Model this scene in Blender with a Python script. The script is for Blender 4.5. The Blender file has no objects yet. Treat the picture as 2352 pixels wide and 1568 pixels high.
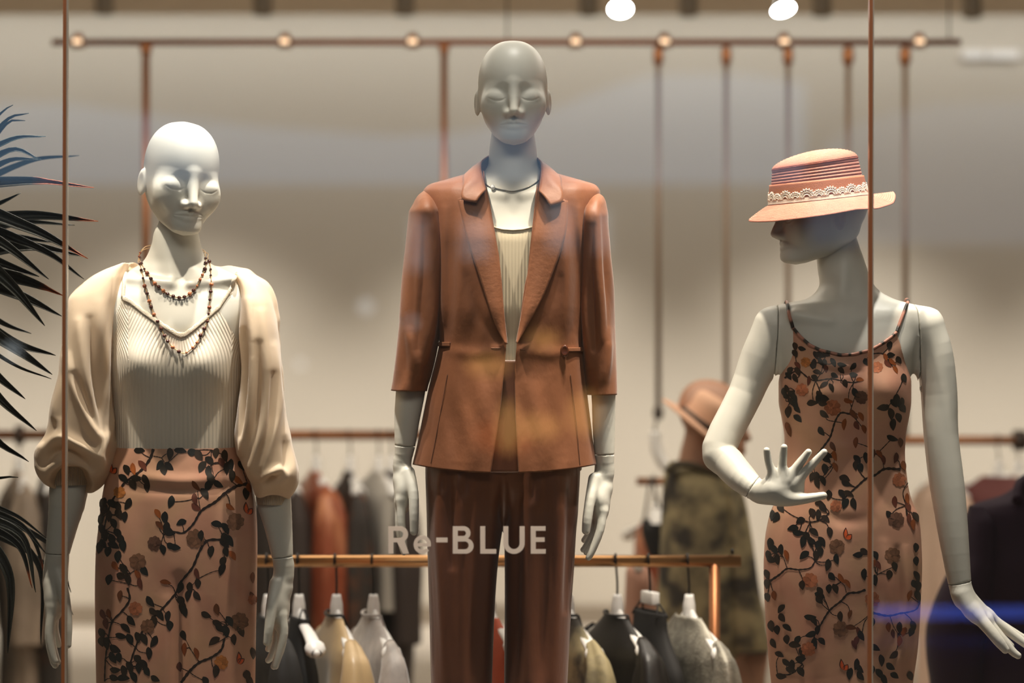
import bpy, math, random
import numpy as np
from mathutils import Vector, Matrix, Euler

SC = bpy.context.scene
COL = SC.collection
F = 5500.0; CX = 1176.0; CY = 784.0; CAMY = -5.0; CAMZ = 1.30
PX = 5.0 / F                      # one picture pixel in metres at the mannequins
random.seed(7)
RNG = np.random.default_rng(7)

def P(px, py, y=0.0):
    d = y - CAMY
    return np.array([(px - CX) / F * d, y, CAMZ - (py - CY) / F * d])

def proj(v):
    d = v[:, 1] - CAMY
    return v[:, 0] / d * F + CX, CY - (v[:, 2] - CAMZ) / d * F

# ---------------------------------------------------------------- objects
def empty(name, loc, label=None, cat=None, group=None):
    o = bpy.data.objects.new(name, None)
    o.empty_display_size = 0.05
    COL.objects.link(o); o.location = loc
    tag(o, label, cat, group)
    return o

def tag(o, label=None, cat=None, group=None, kind=None):
    if label: o['label'] = label
    if cat: o['category'] = cat
    if group: o['group'] = group
    if kind: o['kind'] = kind
    return o

def root_loc(o):
    v = Vector((0, 0, 0))
    while o is not None:
        v = v + Vector(o.location); o = o.parent
    return np.array(v)

def mesh(name, verts, faces, mat, parent=None, smooth=True, fattr=None, cattr=None, origin=None):
    """verts in world space (n,3); faces an array (m,4)/(m,3) or list of them."""
    verts = np.asarray(verts, dtype=np.float64)
    off = root_loc(parent) if parent is not None else (np.zeros(3) if origin is None else np.asarray(origin, float))
    v = (verts - off).astype(np.float32)
    me = bpy.data.meshes.new(name)
    if not isinstance(faces, list): faces = [faces]
    faces = [np.asarray(f, dtype=np.int32) for f in faces if len(f)]
    nl = sum(f.size for f in faces); nf = sum(len(f) for f in faces)
    me.vertices.add(len(v)); me.vertices.foreach_set('co', v.ravel())
    me.loops.add(nl); me.polygons.add(nf)
    me.loops.foreach_set('vertex_index', np.concatenate([f.ravel() for f in faces]))
    tot = np.concatenate([np.full(len(f), f.shape[1], np.int32) for f in faces])
    st = np.concatenate([[0], np.cumsum(tot)[:-1]]).astype(np.int32)
    me.polygons.foreach_set('loop_start', st)
    me.polygons.foreach_set('loop_total', tot)
    me.update(calc_edges=True); me.validate()
    me.polygons.foreach_set('use_smooth', np.full(len(me.polygons), smooth, dtype=bool))
    if fattr:
        for k, a in fattr.items():
            at = me.attributes.new(k, 'FLOAT', 'POINT'); at.data.foreach_set('value', np.asarray(a, np.float32))
    if cattr:
        for k, a in cattr.items():
            a = np.asarray(a, np.float32)
            if a.shape[1] == 3: a = np.hstack([a, np.ones((len(a), 1), np.float32)])
            at = me.attributes.new(k, 'FLOAT_COLOR', 'POINT'); at.data.foreach_set('color', a.ravel())
    if mat: me.materials.append(mat)
    o = bpy.data.objects.new(name, me); COL.objects.link(o)
    if parent is not None: o.parent = parent
    elif origin is not None: o.location = origin
    return o

class MB:
    """collects pieces of one part"""
    def __init__(s): s.v = []; s.f4 = []; s.f3 = []; s.n = 0
    def add(s, v, f4=None, f3=None):
        v = np.asarray(v, float)
        if f4 is not None and len(f4): s.f4.append(np.asarray(f4, int) + s.n)
        if f3 is not None and len(f3): s.f3.append(np.asarray(f3, int) + s.n)
        s.v.append(v); s.n += len(v); return s
    def box(s, c, size, rot=None):
        c = np.asarray(c, float); h = np.asarray(size, float) / 2
        v = np.array([[x, y, z] for x in (-1, 1) for y in (-1, 1) for z in (-1, 1)], float) * h
        if rot is not None: v = v @ np.array(rot).T
        f = [[0, 1, 3, 2], [4, 6, 7, 5], [0, 4, 5, 1], [2, 3, 7, 6], [0, 2, 6, 4], [1, 5, 7, 3]]
        return s.add(v + c, f)
    def tube(s, pts, r, n=10, cap=True):
        pts = np.asarray(pts, float); m = len(pts)
        r = np.atleast_1d(np.asarray(r, float)); r = np.interp(np.linspace(0, 1, m), np.linspace(0, 1, len(r)), r) if len(r) > 1 else np.full(m, r[0])
        t = np.gradient(pts, axis=0); t /= np.linalg.norm(t, axis=1)[:, None] + 1e-12
        up = np.array([0, 0, 1.0]) if abs(t[0][2]) < .9 else np.array([1.0, 0, 0])
        a = np.cross(t[0], up); a /= np.linalg.norm(a)
        V = []
        th = np.linspace(0, 2 * np.pi, n, endpoint=False)
        for i in range(m):
            a = a - t[i] * a.dot(t[i]); a /= np.linalg.norm(a) + 1e-12
            b = np.cross(t[i], a)
            V.append(pts[i] + r[i] * (np.cos(th)[:, None] * a + np.sin(th)[:, None] * b))
        V = np.concatenate(V); f = gridf(m, n, True); f3 = []
        if cap:
            V = np.vstack([V, pts[0], pts[-1]])
            for j in range(n):
                f3.append([j, (j + 1) % n, m * n][::-1]); f3.append([(m - 1) * n + j, (m - 1) * n + (j + 1) % n, m * n + 1])
        return s.add(V, f, f3)
    def sphere(s, c, r, nu=12, nv=8):
        r = np.broadcast_to(np.asarray(r, float), (3,))
        ph = np.linspace(0, np.pi, nv + 1)[1:-1]; th = np.linspace(0, 2 * np.pi, nu, endpoint=False)
        V = np.array([[np.sin(p) * np.cos(t), np.sin(p) * np.sin(t), np.cos(p)] for p in ph for t in th])
        V = np.vstack([V, [0, 0, 1], [0, 0, -1]]) * r + np.asarray(c, float)
        f = gridf(nv - 1, nu, True); k = len(V); f3 = []
        for j in range(nu):
            f3.append([j, k - 2, (j + 1) % nu]); b = (nv - 2) * nu
            f3.append([b + j, b + (j + 1) % nu, k - 1])
        return s.add(V, f, f3)
    def build(s, name, mat, parent=None, smooth=True, origin=None, **k):
        fs = []
        if s.f4: fs.append(np.concatenate(s.f4))
        if s.f3: fs.append(np.concatenate(s.f3))
        return mesh(name, np.concatenate(s.v), fs, mat, parent, smooth, origin=origin, **k)

def gridf(nr, ns, closed=False):
    i = np.arange(nr - 1)[:, None]; m = ns if closed else ns - 1
    j = np.arange(m)[None, :]; j2 = (j + 1) % ns
    return np.stack([i * ns + j, i * ns + j2, (i + 1) * ns + j2, (i + 1) * ns + j], -1).reshape(-1, 4)

def rotz(a):
    c, s = math.cos(a), math.sin(a); return np.array([[c, -s, 0], [s, c, 0], [0, 0, 1.0]])

def bevel(o, w=0.004, seg=2):
    m = o.modifiers.new('bevel', 'BEVEL'); m.width = w; m.segments = seg; m.limit_method = 'ANGLE'
    return o

def solidify(o, t, off=0.0):
    m = o.modifiers.new('thick', 'SOLIDIFY'); m.thickness = t; m.offset = off
    return o

# ---------------------------------------------------------------- curves
def pchip(x, y, q):
    x = np.asarray(x, float); y = np.asarray(y, float)
    if y.ndim == 1: y = y[:, None]; one = True
    else: one = False
    h = np.diff(x)[:, None]; dl = np.diff(y, axis=0) / h
    d = np.zeros_like(y)
    if len(x) > 2:
        w1 = 2 * h[1:] + h[:-1]; w2 = h[1:] + 2 * h[:-1]
        with np.errstate(divide='ignore', invalid='ignore'):
            m = (w1 + w2) / (w1 / dl[:-1] + w2 / dl[1:])
        d[1:-1] = np.where(dl[:-1] * dl[1:] > 0, m, 0)
    d[0] = dl[0]; d[-1] = dl[-1]
    q = np.asarray(q, float); sh = q.shape; qq = np.clip(q.ravel(), x[0], x[-1])
    k = np.clip(np.searchsorted(x, qq, side='right') - 1, 0, len(x) - 2)
    hh = h[k]; t = ((qq - x[k])[:, None]) / hh
    r = (1 + 2 * t) * (1 - t) ** 2 * y[k] + t * (1 - t) ** 2 * hh * d[k] + t * t * (3 - 2 * t) * y[k + 1] + t * t * (t - 1) * hh * d[k + 1]
    return r[:, 0].reshape(sh) if one else r.reshape(sh + (y.shape[1],))

def spline(pts, n):
    """smooth curve through points (k, dim), resampled to n by arc length (Catmull-Rom)"""
    p = np.asarray(pts, float)
    q = np.vstack([2 * p[0] - p[1], p, 2 * p[-1] - p[-2]]); out = []
    for i in range(1, len(q) - 2):
        t = np.linspace(0, 1, 24, endpoint=False)[:, None]
        a, b, c, d = q[i - 1], q[i], q[i + 1], q[i + 2]
        out.append(.5 * (2 * b + (c - a) * t + (2 * a - 5 * b + 4 * c - d) * t ** 2 + (3 * b - a - 3 * c + d) * t ** 3))
    out.append(p[-1:]); o = np.vstack(out)
    s = np.concatenate([[0], np.cumsum(np.linalg.norm(np.diff(o, axis=0), axis=1))])
    u = np.linspace(0, s[-1], n)
    return np.stack([np.interp(u, s, o[:, k]) for k in range(o.shape[1])], 1)

# ---------------------------------------------------------------- signed distance fields
def smin(a, b, k):
    h = np.clip(.5 + .5 * (b - a) / k, 0, 1)
    return b + (a - b) * h - k * h * (1 - h)
def smax(a, b, k): return -smin(-a, -b, k)

def sd_ell(p, c, r, R=None):
    q = p - np.asarray(c, float)
    if R is not None: q = q @ np.asarray(R)
    r = np.asarray(r, float)
    k0 = np.linalg.norm(q / r, axis=1); k1 = np.linalg.norm(q / (r * r), axis=1)
    return k0 * (k0 - 1) / (k1 + 1e-9)

def sd_cap(p, a, b, ra, rb):
    a = np.asarray(a, float); b = np.asarray(b, float); ba = b - a
    t = np.clip((p - a) @ ba / (ba @ ba + 1e-12), 0, 1)
    return np.linalg.norm(p - a - t[:, None] * ba, axis=1) - (ra + (rb - ra) * t)

_CH = {}
def sd_chain(p, pts, k=0.0, sub=3):
    """tapering limb through joints (point, radius), smoothly curved"""
    key = id(pts)
    if key not in _CH or _CH[key][0] is not pts:
        q = np.array([list(a) + [r] for a, r in pts])
        if len(q) > 2:
            e = np.vstack([2 * q[0] - q[1], q, 2 * q[-1] - q[-2]]); o = []
            for i in range(1, len(e) - 2):
                t = np.linspace(0, 1, sub, endpoint=False)[:, None]; A, B, C, D = e[i - 1], e[i], e[i + 1], e[i + 2]
                o.append(.5 * (2 * B + (C - A) * t + (2 * A - 5 * B + 4 * C - D) * t ** 2 + (3 * B - A - 3 * C + D) * t ** 3))
            q = np.vstack(o + [q[-1:]])
        _CH[key] = (pts, q)
    q = _CH[key][1]; d = None
    for i in range(len(q) - 1):
        e = sd_cap(p, q[i, :3], q[i + 1, :3], q[i, 3], q[i + 1, 3])
        d = e if d is None else np.minimum(d, e)
    return d

def W(px, py, y, r): return (P(px, py, y), r * PX)

def surface(f, lo, hi, h, newton=2):
    lo = np.asarray(lo, float); hi = np.asarray(hi, float); B = 8
    nb = np.maximum(1, np.ceil((hi - lo) / h / B).astype(int)); n = nb * B
    def pts(ix): return lo + ix * h
    bi = np.stack(np.meshgrid(*[np.arange(k) for k in nb], indexing='ij'), -1).reshape(-1, 3)
    fc = f(lo + (bi * B + B / 2) * h)
    near = np.abs(fc) < B * h * 1.6
    V = np.repeat(np.repeat(np.repeat(fc.reshape(nb), B, 0), B, 1), B, 2).astype(np.float32)
    loc = np.stack(np.meshgrid(*[np.arange(B)] * 3, indexing='ij'), -1).reshape(-1, 3)
    nbk = bi[near]
    for s in range(0, len(nbk), 900):
        ix = (nbk[s:s + 900][:, None, :] * B + loc[None]).reshape(-1, 3)
        V[ix[:, 0], ix[:, 1], ix[:, 2]] = f(pts(ix))
    m = [k - 1 for k in n]
    S = V < 0
    cor = [(i, j, k) for i in (0, 1) for j in (0, 1) for k in (0, 1)]
    sl = lambda A, c: A[c[0]:c[0] + m[0], c[1]:c[1] + m[1], c[2]:c[2] + m[2]]
    cnt = sum(sl(S, c).astype(np.int8) for c in cor)
    act = (cnt > 0) & (cnt < 8)
    ci = np.argwhere(act)
    acc = np.zeros((len(ci), 3)); num = np.zeros(len(ci))
    for a in cor:
        for ax in range(3):
            if a[ax]: continue
            b = list(a); b[ax] = 1
            va = V[ci[:, 0] + a[0], ci[:, 1] + a[1], ci[:, 2] + a[2]].astype(float)
            vb = V[ci[:, 0] + b[0], ci[:, 1] + b[1], ci[:, 2] + b[2]].astype(float)
            ok = (va < 0) != (vb < 0)
            t = np.where(ok, va / np.where(ok, va - vb, 1), 0)
            pos = np.tile(np.array(a, float), (len(ci), 1)); pos[:, ax] += t
            acc[ok] += pos[ok]; num += ok
    verts = lo + (ci + acc / num[:, None]) * h
    idx = -np.ones(m, int); idx[tuple(ci.T)] = np.arange(len(ci))
    faces = []
    for ax in range(3):
        o = [(1, 2), (2, 0), (0, 1)][ax]
        sh = [slice(0, n[k]) for k in range(3)]
        A = [slice(1, m[k]) for k in range(3)]; A[ax] = slice(0, m[ax])
        s0 = S[tuple(A)]
        A2 = list(A); A2[ax] = slice(1, m[ax] + 1)
        s1 = S[tuple(A2)]
        for flip in (0, 1):
            e = np.argwhere(s0 & ~s1 if not flip else ~s0 & s1)
            if not len(e): continue
            base = e + np.array([0 if k == ax else 1 for k in range(3)])
            q = []
            for (du, dv) in ((0, 0), (1, 0), (1, 1), (0, 1)):
                c = base.copy(); c[:, o[0]] -= 1 - du; c[:, o[1]] -= 1 - dv
                q.append(idx[c[:, 0], c[:, 1], c[:, 2]])
            q = np.stack(q, 1)
            if flip: q = q[:, ::-1]
            faces.append(q)
    faces = np.concatenate(faces); faces = faces[(faces >= 0).all(1)]
    for _ in range(newton):
        f0 = f(verts); g = grad(f, verts, h * .2)
        st = -f0[:, None] * g / np.maximum((g * g).sum(1), .05)[:, None]
        L = np.linalg.norm(st, axis=1)[:, None]
        verts = verts + st * np.minimum(1, h * .6 / (L + 1e-12))
    return verts, faces

def grad(f, v, e):
    g = np.zeros_like(v)
    for k in range(3):
        d = np.zeros(3); d[k] = e
        g[:, k] = (f(v + d) - f(v - d)) / (2 * e)
    return g

def hit(f, pts, off=0.0, y0=-.30, y1=.12):
    """where the sight lines through picture points meet the surface f = 0"""
    pts = np.asarray(pts, float); lo = np.full(len(pts), y0); done = np.zeros(len(pts), bool)
    Q = lambda y: np.stack([(pts[:, 0] - CX) / F * (y - CAMY), y, CAMZ - (pts[:, 1] - CY) / F * (y - CAMY)], 1)
    for y in np.arange(y0, y1, .002):
        ins = f(Q(np.full(len(pts), y))) < 0
        lo = np.where(~done & ins, y, lo); done |= ins
    a, b = lo - .002, lo.copy()
    for _ in range(8):
        m = (a + b) / 2; ins = f(Q(m)) < 0; b = np.where(ins, m, b); a = np.where(ins, a, m)
    v = Q(b); v[~done, 1] = .03
    v[~done] = Q(np.where(done, b, .03))[~done]
    if off:
        g = grad(f, v, .002); v = v + off * g / (np.linalg.norm(g, axis=1)[:, None] + 1e-9)
    return v

def smoothstep(a, b, x):
    t = np.clip((x - a) / (b - a), 0, 1); return t * t * (3 - 2 * t)

# ---------------------------------------------------------------- row surfaces
class Rows:
    """a garment or torso given by its outline: (py, left px, right px, y of the outline, depth in front, depth behind)"""
    def __init__(s, rows, n=2.3, bumps=(), grow=0.0, cap=True):
        R = []
        for (py, xl, xr, y0, bf, bb) in rows:
            a = P(xl, py, y0); b = P(xr, py, y0)
            R.append((a[2], (a[0] + b[0]) / 2, (b[0] - a[0]) / 2 + grow, y0, bf + grow, bb + grow))
        R.sort(); R = np.array(R); s.z = R[:, 0]; s.v = R[:, 1:]; s.n = n; s.bumps = bumps; s.cap = cap
    def at(s, z): return pchip(s.z, s.v, z)
    def bump(s, x, z):
        r = 0
        for (bx, bz, rx, rz, am) in s.bumps:
            r = r + am * np.exp(-((x - bx) / rx) ** 2 - ((z - bz) / rz) ** 2)
        return r
    def sdf(s, p):
        z = np.clip(p[:, 2], s.z[0], s.z[-1]); q = s.at(z)
        xc, a, y0, bf, bb = q.T
        dy = p[:, 1] - y0
        if s.bumps: bf = bf + s.bump(p[:, 0], p[:, 2])
        b = np.where(dy < 0, bf, bb)
        r = (np.abs((p[:, 0] - xc) / np.maximum(a, 1e-4)) ** s.n + np.abs(dy / np.maximum(b, 1e-4)) ** s.n) ** (1 / s.n)
        d = (r - 1) * np.minimum(a, b)
        o = np.abs(p[:, 2] - z)
        return np.where(o > 0, np.hypot(np.maximum(d, 0), o), d)
    def ring(s, zs, th):
        """zs (m,), th (k,) or (m,k) -> (m,k,3); th measured from +x, -90 deg is the front"""
        q = s.at(zs); xc, a, y0, bf, bb = [q[:, k][:, None] for k in range(5)]
        th = np.broadcast_to(th, (len(zs), np.shape(th)[-1])); c, si = np.cos(th), np.sin(th)
        e = 2 / s.n
        x = xc + a * np.sign(c) * np.abs(c) ** e
        Z = np.broadcast_to(zs[:, None], x.shape)
        b = np.where(si < 0, bf + (s.bump(x, Z) if s.bumps else 0), bb)
        y = y0 + b * np.sign(si) * np.abs(si) ** e
        return np.stack([x, y, Z], -1)
    def fronty(s, x, z):
        q = s.at(np.clip(z, s.z[0], s.z[-1])); xc, a, y0, bf, bb = q.T
        if s.bumps: bf = bf + s.bump(x, z)
        u = np.clip(np.abs((x - xc) / a), 0, .9995)
        return y0 - bf * (1 - u ** s.n) ** (1 / s.n)
    def front(s, px, py, off=0.0):
        """points on the front of the surface that show at the picture position px, py"""
        px = np.atleast_1d(np.asarray(px, float)); py = np.atleast_1d(np.asarray(py, float)); y = np.full(px.shape, -.08)
        for _ in range(6):
            d = y - CAMY; x = (px - CX) / F * d; z = CAMZ - (py - CY) / F * d
            y = .5 * y + .5 * s.fronty(x, z)
        d = y - CAMY
        v = np.stack([(px - CX) / F * d, y, CAMZ - (py - CY) / F * d], 1)
        if off:
            e = .0015; g = np.stack([(s.fronty(v[:, 0] + e, v[:, 2]) - s.fronty(v[:, 0] - e, v[:, 2])) / (2 * e), -np.ones(len(v)),
                                     (s.fronty(v[:, 0], v[:, 2] + e) - s.fronty(v[:, 0], v[:, 2] - e)) / (2 * e)], 1)
            g = np.clip(g, -4, 4); v = v + off * g / np.linalg.norm(g, axis=1)[:, None]
        return v

def fold(v, lines, front=True):
    """push the cloth out (depth > 0) or in along lines traced as (points, half width px, depth m); returns new verts"""
    px, py = proj(v); out = np.zeros(len(v))
    for pts, wd, dep in lines:
        p = np.asarray(pts, float)
        if len(p) > 2: p = spline(p, 24)
        L = np.concatenate([[0], np.cumsum(np.linalg.norm(np.diff(p, axis=0), axis=1))]); L /= L[-1]
        best = np.full(len(v), 1e9); bt = np.zeros(len(v))
        m = (px > p[:, 0].min() - 3 * wd) & (px < p[:, 0].max() + 3 * wd) & (py > p[:, 1].min() - 3 * wd) & (py < p[:, 1].max() + 3 * wd)
        ii = np.where(m)[0]
        if not len(ii): continue
        X, Y = px[ii], py[ii]; b = best[ii]; tt = bt[ii]
        for i in range(len(p) - 1):
            d = p[i + 1] - p[i]; t = np.clip(((X - p[i, 0]) * d[0] + (Y - p[i, 1]) * d[1]) / (d @ d + 1e-9), 0, 1)
            r = np.hypot(X - p[i, 0] - t * d[0], Y - p[i, 1] - t * d[1]); k = r < b
            b = np.where(k, r, b); tt = np.where(k, L[i] + t * (L[i + 1] - L[i]), tt)
        out[ii] += dep * np.exp(-(b / wd) ** 2) * (np.sin(np.pi * np.clip(tt * .92 + .04, 0, 1)) ** .5)
    return out

def vnormals(v, f):
    f = np.asarray(f); n = np.zeros_like(v)
    fn = np.cross(v[f[:, 2]] - v[f[:, 0]], v[f[:, 3]] - v[f[:, 1]])
    for k in range(4): np.add.at(n, f[:, k], fn)
    return n / (np.linalg.norm(n, axis=1)[:, None] + 1e-12)

def push_folds(v, f, lines, yside=True):
    n = vnormals(v, f)
    d = fold(v, lines)
    if yside: d = d * smoothstep(.15, -.25, n[:, 1])
    return v + n * d[:, None]

# ---------------------------------------------------------------- materials
def srgb(r, g, b):
    def c(u):
        u /= 255.0
        return u / 12.92 if u <= .04045 else ((u + .055) / 1.055) ** 2.4
    return (c(r), c(g), c(b), 1.0)

MATS = {}
def mat(name, col, rough=.6, metal=0.0, spec=.5, sheen=0.0, vary=0.0, vscale=6.0, bump=0.0, bscale=300.0, stretch=(1, 1, 1),
        weave=0.0, attr=None, rib=0.0, sss=0.0, emit=None, estr=0.0, trans=0.0, col2=None, coat=0.0, rot=None, contrast=(.35, .65)):
    m = bpy.data.materials.new(name); m.use_nodes = True
    nt = m.node_tree; N = nt.nodes; L = nt.links
    b = N['Principled BSDF']
    b.inputs['Base Color'].default_value = col
    b.inputs['Roughness'].default_value = rough; b.inputs['Metallic'].default_value = metal
    b.inputs['Specular IOR Level'].default_value = spec
    if sheen: b.inputs['Sheen Weight'].default_value = sheen; b.inputs['Sheen Roughness'].default_value = .4
    if coat: b.inputs['Coat Weight'].default_value = coat; b.inputs['Coat Roughness'].default_value = .15
    if sss:
        b.inputs['Subsurface Weight'].default_value = sss; b.inputs['Subsurface Radius'].default_value = (.01, .006, .004); b.inputs['Subsurface Scale'].default_value = 1
    if emit: b.inputs['Emission Color'].default_value = emit; b.inputs['Emission Strength'].default_value = estr
    tc = N.new('ShaderNodeTexCoord'); mp = N.new('ShaderNodeMapping'); L.new(tc.outputs['Object'], mp.inputs['Vector'])
    mp.inputs['Scale'].default_value = stretch
    if rot: mp.inputs['Rotation'].default_value = rot
    csock = None
    if attr:
        at = N.new('ShaderNodeAttribute'); at.attribute_name = attr; csock = at.outputs['Color']
        L.new(csock, b.inputs['Base Color'])
    if vary or col2:
        nz = N.new('ShaderNodeTexNoise'); nz.inputs['Scale'].default_value = vscale; nz.inputs['Detail'].default_value = 4
        L.new(mp.outputs[0], nz.inputs['Vector'])
        rp = N.new('ShaderNodeValToRGB'); L.new(nz.outputs['Fac'], rp.inputs['Fac'])
        rp.color_ramp.elements[0].position = contrast[0]; rp.color_ramp.elements[1].position = contrast[1]
        if col2:
            rp.color_ramp.elements[0].color = col; rp.color_ramp.elements[1].color = col2
            L.new(rp.outputs[0], b.inputs['Base Color'])
        else:
            rp.color_ramp.elements[0].color = (1 - vary,) * 3 + (1,); rp.color_ramp.elements[1].color = (1 + vary * .3,) * 3 + (1,)
            mx = N.new('ShaderNodeMix'); mx.data_type = 'RGBA'; mx.blend_type = 'MULTIPLY'; mx.inputs[0].default_value = 1
            if csock is not None: L.new(csock, mx.inputs[6])
            else: mx.inputs[6].default_value = col
            L.new(rp.outputs[0], mx.inputs[7]); L.new(mx.outputs[2], b.inputs['Base Color'])
    nrm = None
    def add_bump(hs, strength, dist):
        nonlocal nrm
        bp = N.new('ShaderNodeBump'); bp.inputs['Strength'].default_value = strength; bp.inputs['Distance'].default_value = dist
        L.new(hs, bp.inputs['Height'])
        if nrm is not None: L.new(nrm, bp.inputs['Normal'])
        nrm = bp.outputs[0]
    if bump:
        nz = N.new('ShaderNodeTexNoise'); nz.inputs['Scale'].default_value = bscale; nz.inputs['Detail'].default_value = 3
        L.new(mp.outputs[0], nz.inputs['Vector']); add_bump(nz.outputs['Fac'], bump, .002)
    if weave:
        wv = N.new('ShaderNodeTexWave'); wv.inputs['Scale'].default_value = 330; wv.inputs['Distortion'].default_value = 2; wv.bands_direction = 'DIAGONAL'
        L.new(tc.outputs['Object'], wv.inputs['Vector']); add_bump(wv.outputs['Fac'], weave, .001)
    if rib:
        at = N.new('ShaderNodeAttribute'); at.attribute_name = 'rib'
        mu = N.new('ShaderNodeMath'); mu.operation = 'MULTIPLY'; mu.inputs[1].default_value = 2 * math.pi; L.new(at.outputs['Fac'], mu.inputs[0])
        sn = N.new('ShaderNodeMath'); sn.operation = 'SINE'; L.new(mu.outputs[0], sn.inputs[0])
        ma = N.new('ShaderNodeMath'); ma.operation = 'MULTIPLY_ADD'; ma.inputs[1].default_value = .5; ma.inputs[2].default_value = .5; L.new(sn.outputs[0], ma.inputs[0])
        pw = N.new('ShaderNodeMath'); pw.operation = 'POWER'; pw.inputs[1].default_value = .5; L.new(ma.outputs[0], pw.inputs[0])
        add_bump(pw.outputs[0], rib, .003)
    if nrm is not None: L.new(nrm, b.inputs['Normal'])
    if trans:
        tr = N.new('ShaderNodeBsdfTranslucent'); tr.inputs['Color'].default_value = col
        ms = N.new('ShaderNodeMixShader'); ms.inputs[0].default_value = trans
        L.new(b.outputs[0], ms.inputs[1]); L.new(tr.outputs[0], ms.inputs[2]); L.new(ms.outputs[0], N['Material Output'].inputs['Surface'])
    MATS[name] = m
    return m
# ---------------------------------------------------------------- mannequins
M_SKIN = mat('mannequin_white', srgb(222, 219, 207), rough=.42, spec=.4, bump=.02, bscale=400)
M_BASE = mat('brushed_steel', srgb(170, 168, 162), rough=.35, metal=1)

HROWS = []
def head_rows():
    t = []
    for k in range(1, 31):
        u = math.sin(math.pi / 2 * k / 30) if k < 30 else .99995; s = (1 - u ** 2.3) ** (1 / 2.3); c = .00175 + .005 * u
        t.append((105 * (1 - u), 79.5 * s, c - .09525 * s, c + .09525 * s))
    t += [(105, 79.5, -.0935, .097), (130, 78, -.0905, .091), (150, 75.5, -.0885, .083), (170, 70.5, -.088, .078), (190, 63.5, -.0875, .064),
         (207, 54, -.0865, .044), (222, 44, -.085, .018), (233, 33, -.083, -.012), (239.5, 24.5, -.0795, -.029), (242.3, 18.5, -.074, -.036), (243.9, 12, -.068, -.043), (244.8, 5, -.061, -.050), (245, 1.5, -.057, -.054)]
    r = []
    for py, a, f, b in t:
        if f > b: f, b = b, f
        r.append(((123.5 - py) * PX, 0, a * PX, (f + b) / 2, (b - f) / 2, (b - f) / 2))
    r.sort(); return np.array(r)

class HeadRows(Rows):
    def __init__(s):
        R = head_rows(); s.z = R[:, 0]; s.v = R[:, 1:]; s.n = 2.12; s.bumps = (); s.cap = True

_HR = HeadRows()
V3 = lambda *t: [(np.array(a), r) for a, r in t]
LID = V3(((.0185, -.0880, -.0200), .0008), ((.027, -.0905, -.0232), .0014), ((.036, -.0903, -.0240), .0015), ((.044, -.0872, -.0220), .0013), ((.0515, -.0810, -.0172), .0006))
LIPU = V3(((0, -.0902, -.0685), .0034), ((.0055, -.0910, -.0675), .0040), ((.014, -.0878, -.0697), .0034), ((.0255, -.0805, -.0728), .0012))
LIPL = V3(((0, -.0893, -.0785), .0046), ((.010, -.0876, -.0780), .0041), ((.0225, -.0815, -.0744), .0018))
MOUTH = V3(((0, -.0965, -.0733), .0014), ((.010, -.0948, -.0728), .0014), ((.020, -.0890, -.0730), .0012), ((.0275, -.0830, -.0733), .0008))
def head_sdf(p):
    q = p.copy(); q[:, 0] = np.abs(q[:, 0])
    d = _HR.sdf(p)
    # cheek fullness and chin
    d = smin(d, sd_ell(q, (.036, -.060, -.032), (.028, .024, .028)), .030)
    d = smin(d, sd_ell(q, (.0, -.0745, -.0955), (.022, .0125, .0135)), .028)
    # eye hollows, then the closed lid and its lower line
    d = smax(d, -sd_ell(q, (.0360, -.1062, -.0060), (.0260, .0165, .0150)), .014)
    d = smin(d, sd_ell(q, (.0345, -.0742, -.0150), (.0185, .0148, .0125)), .009)
    # nose
    n = sd_cap(q, (0, -.0838, .010), (0, -.1075, -.0470), .0076, .0092)
    n = smin(n, sd_ell(q, (.0100, -.0970, -.0515), (.0078, .0100, .0066)), .008)
    d = smin(d, n, .0150)
    d = smax(d, -sd_ell(q, (.0062, -.1040, -.0600), (.0030, .0048, .0026)), .002)
    # lips
    d = smin(d, sd_chain(q, LIPU), .0050); d = smin(d, sd_chain(q, LIPL), .0060)
    d = smax(d, -sd_chain(q, MOUTH), .0020)
    d = smax(d, -sd_cap(q, (0, -.0985, -.0590), (0, -.0970, -.0640), .0020, .0024), .005)   # philtrum
    # ears
    Re = rotz(math.radians(-16))
    e = sd_ell(q, (.0740, .012, -.016), (.0058, .016, .0265), Re)
    e = smax(e, -sd_ell(q, (.0825, .008, -.016), (.0060, .0095, .0185), Re), .004)
    d = smin(d, e, .006)
    return d
hv, hf = surface(head_sdf, (-.092, -.135, -.125), (.092, .112, .127), .0015)
def lash(v, f):
    n = vnormals(v, f)
    c = spline([(.0170, -.0190), (.0235, -.0222), (.0330, -.0238), (.0420, -.0228), (.0520, -.0178)], 30)
    x = np.abs(v[:, 0]); d = np.full(len(v), 9.0); t = np.zeros(len(v))
    for i in range(len(c)):
        r = np.hypot(x - c[i, 0], v[:, 2] - c[i, 1]); t = np.where(r < d, i / 29, t); d = np.minimum(d, r)
    a = np.where((v[:, 1] < -.04), np.exp(-(d / .0013) ** 2) * np.sin(np.pi * (.1 + .8 * t)), 0)
    return v - n * (.0017 * a)[:, None]
def relax(v, f, mask, it):
    for _ in range(it):
        s = np.zeros_like(v); c = np.zeros(len(v))
        for k in range(4):
            a, b_ = f[:, k], f[:, (k + 1) % 4]
            np.add.at(s, a, v[b_]); np.add.at(c, a, 1)
        v = np.where(mask[:, None], s / np.maximum(c, 1)[:, None], v)
    return v
hv = lash(hv, hf)
hv = relax(hv, hf, hv[:, 2] > .1085, 60); hv = relax(hv, hf, hv[:, 2] < -.1035, 25)
_hme = mesh('head', hv, hf, M_SKIN)
HEAD_DATA = _hme.data; bpy.data.objects.remove(_hme)

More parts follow.
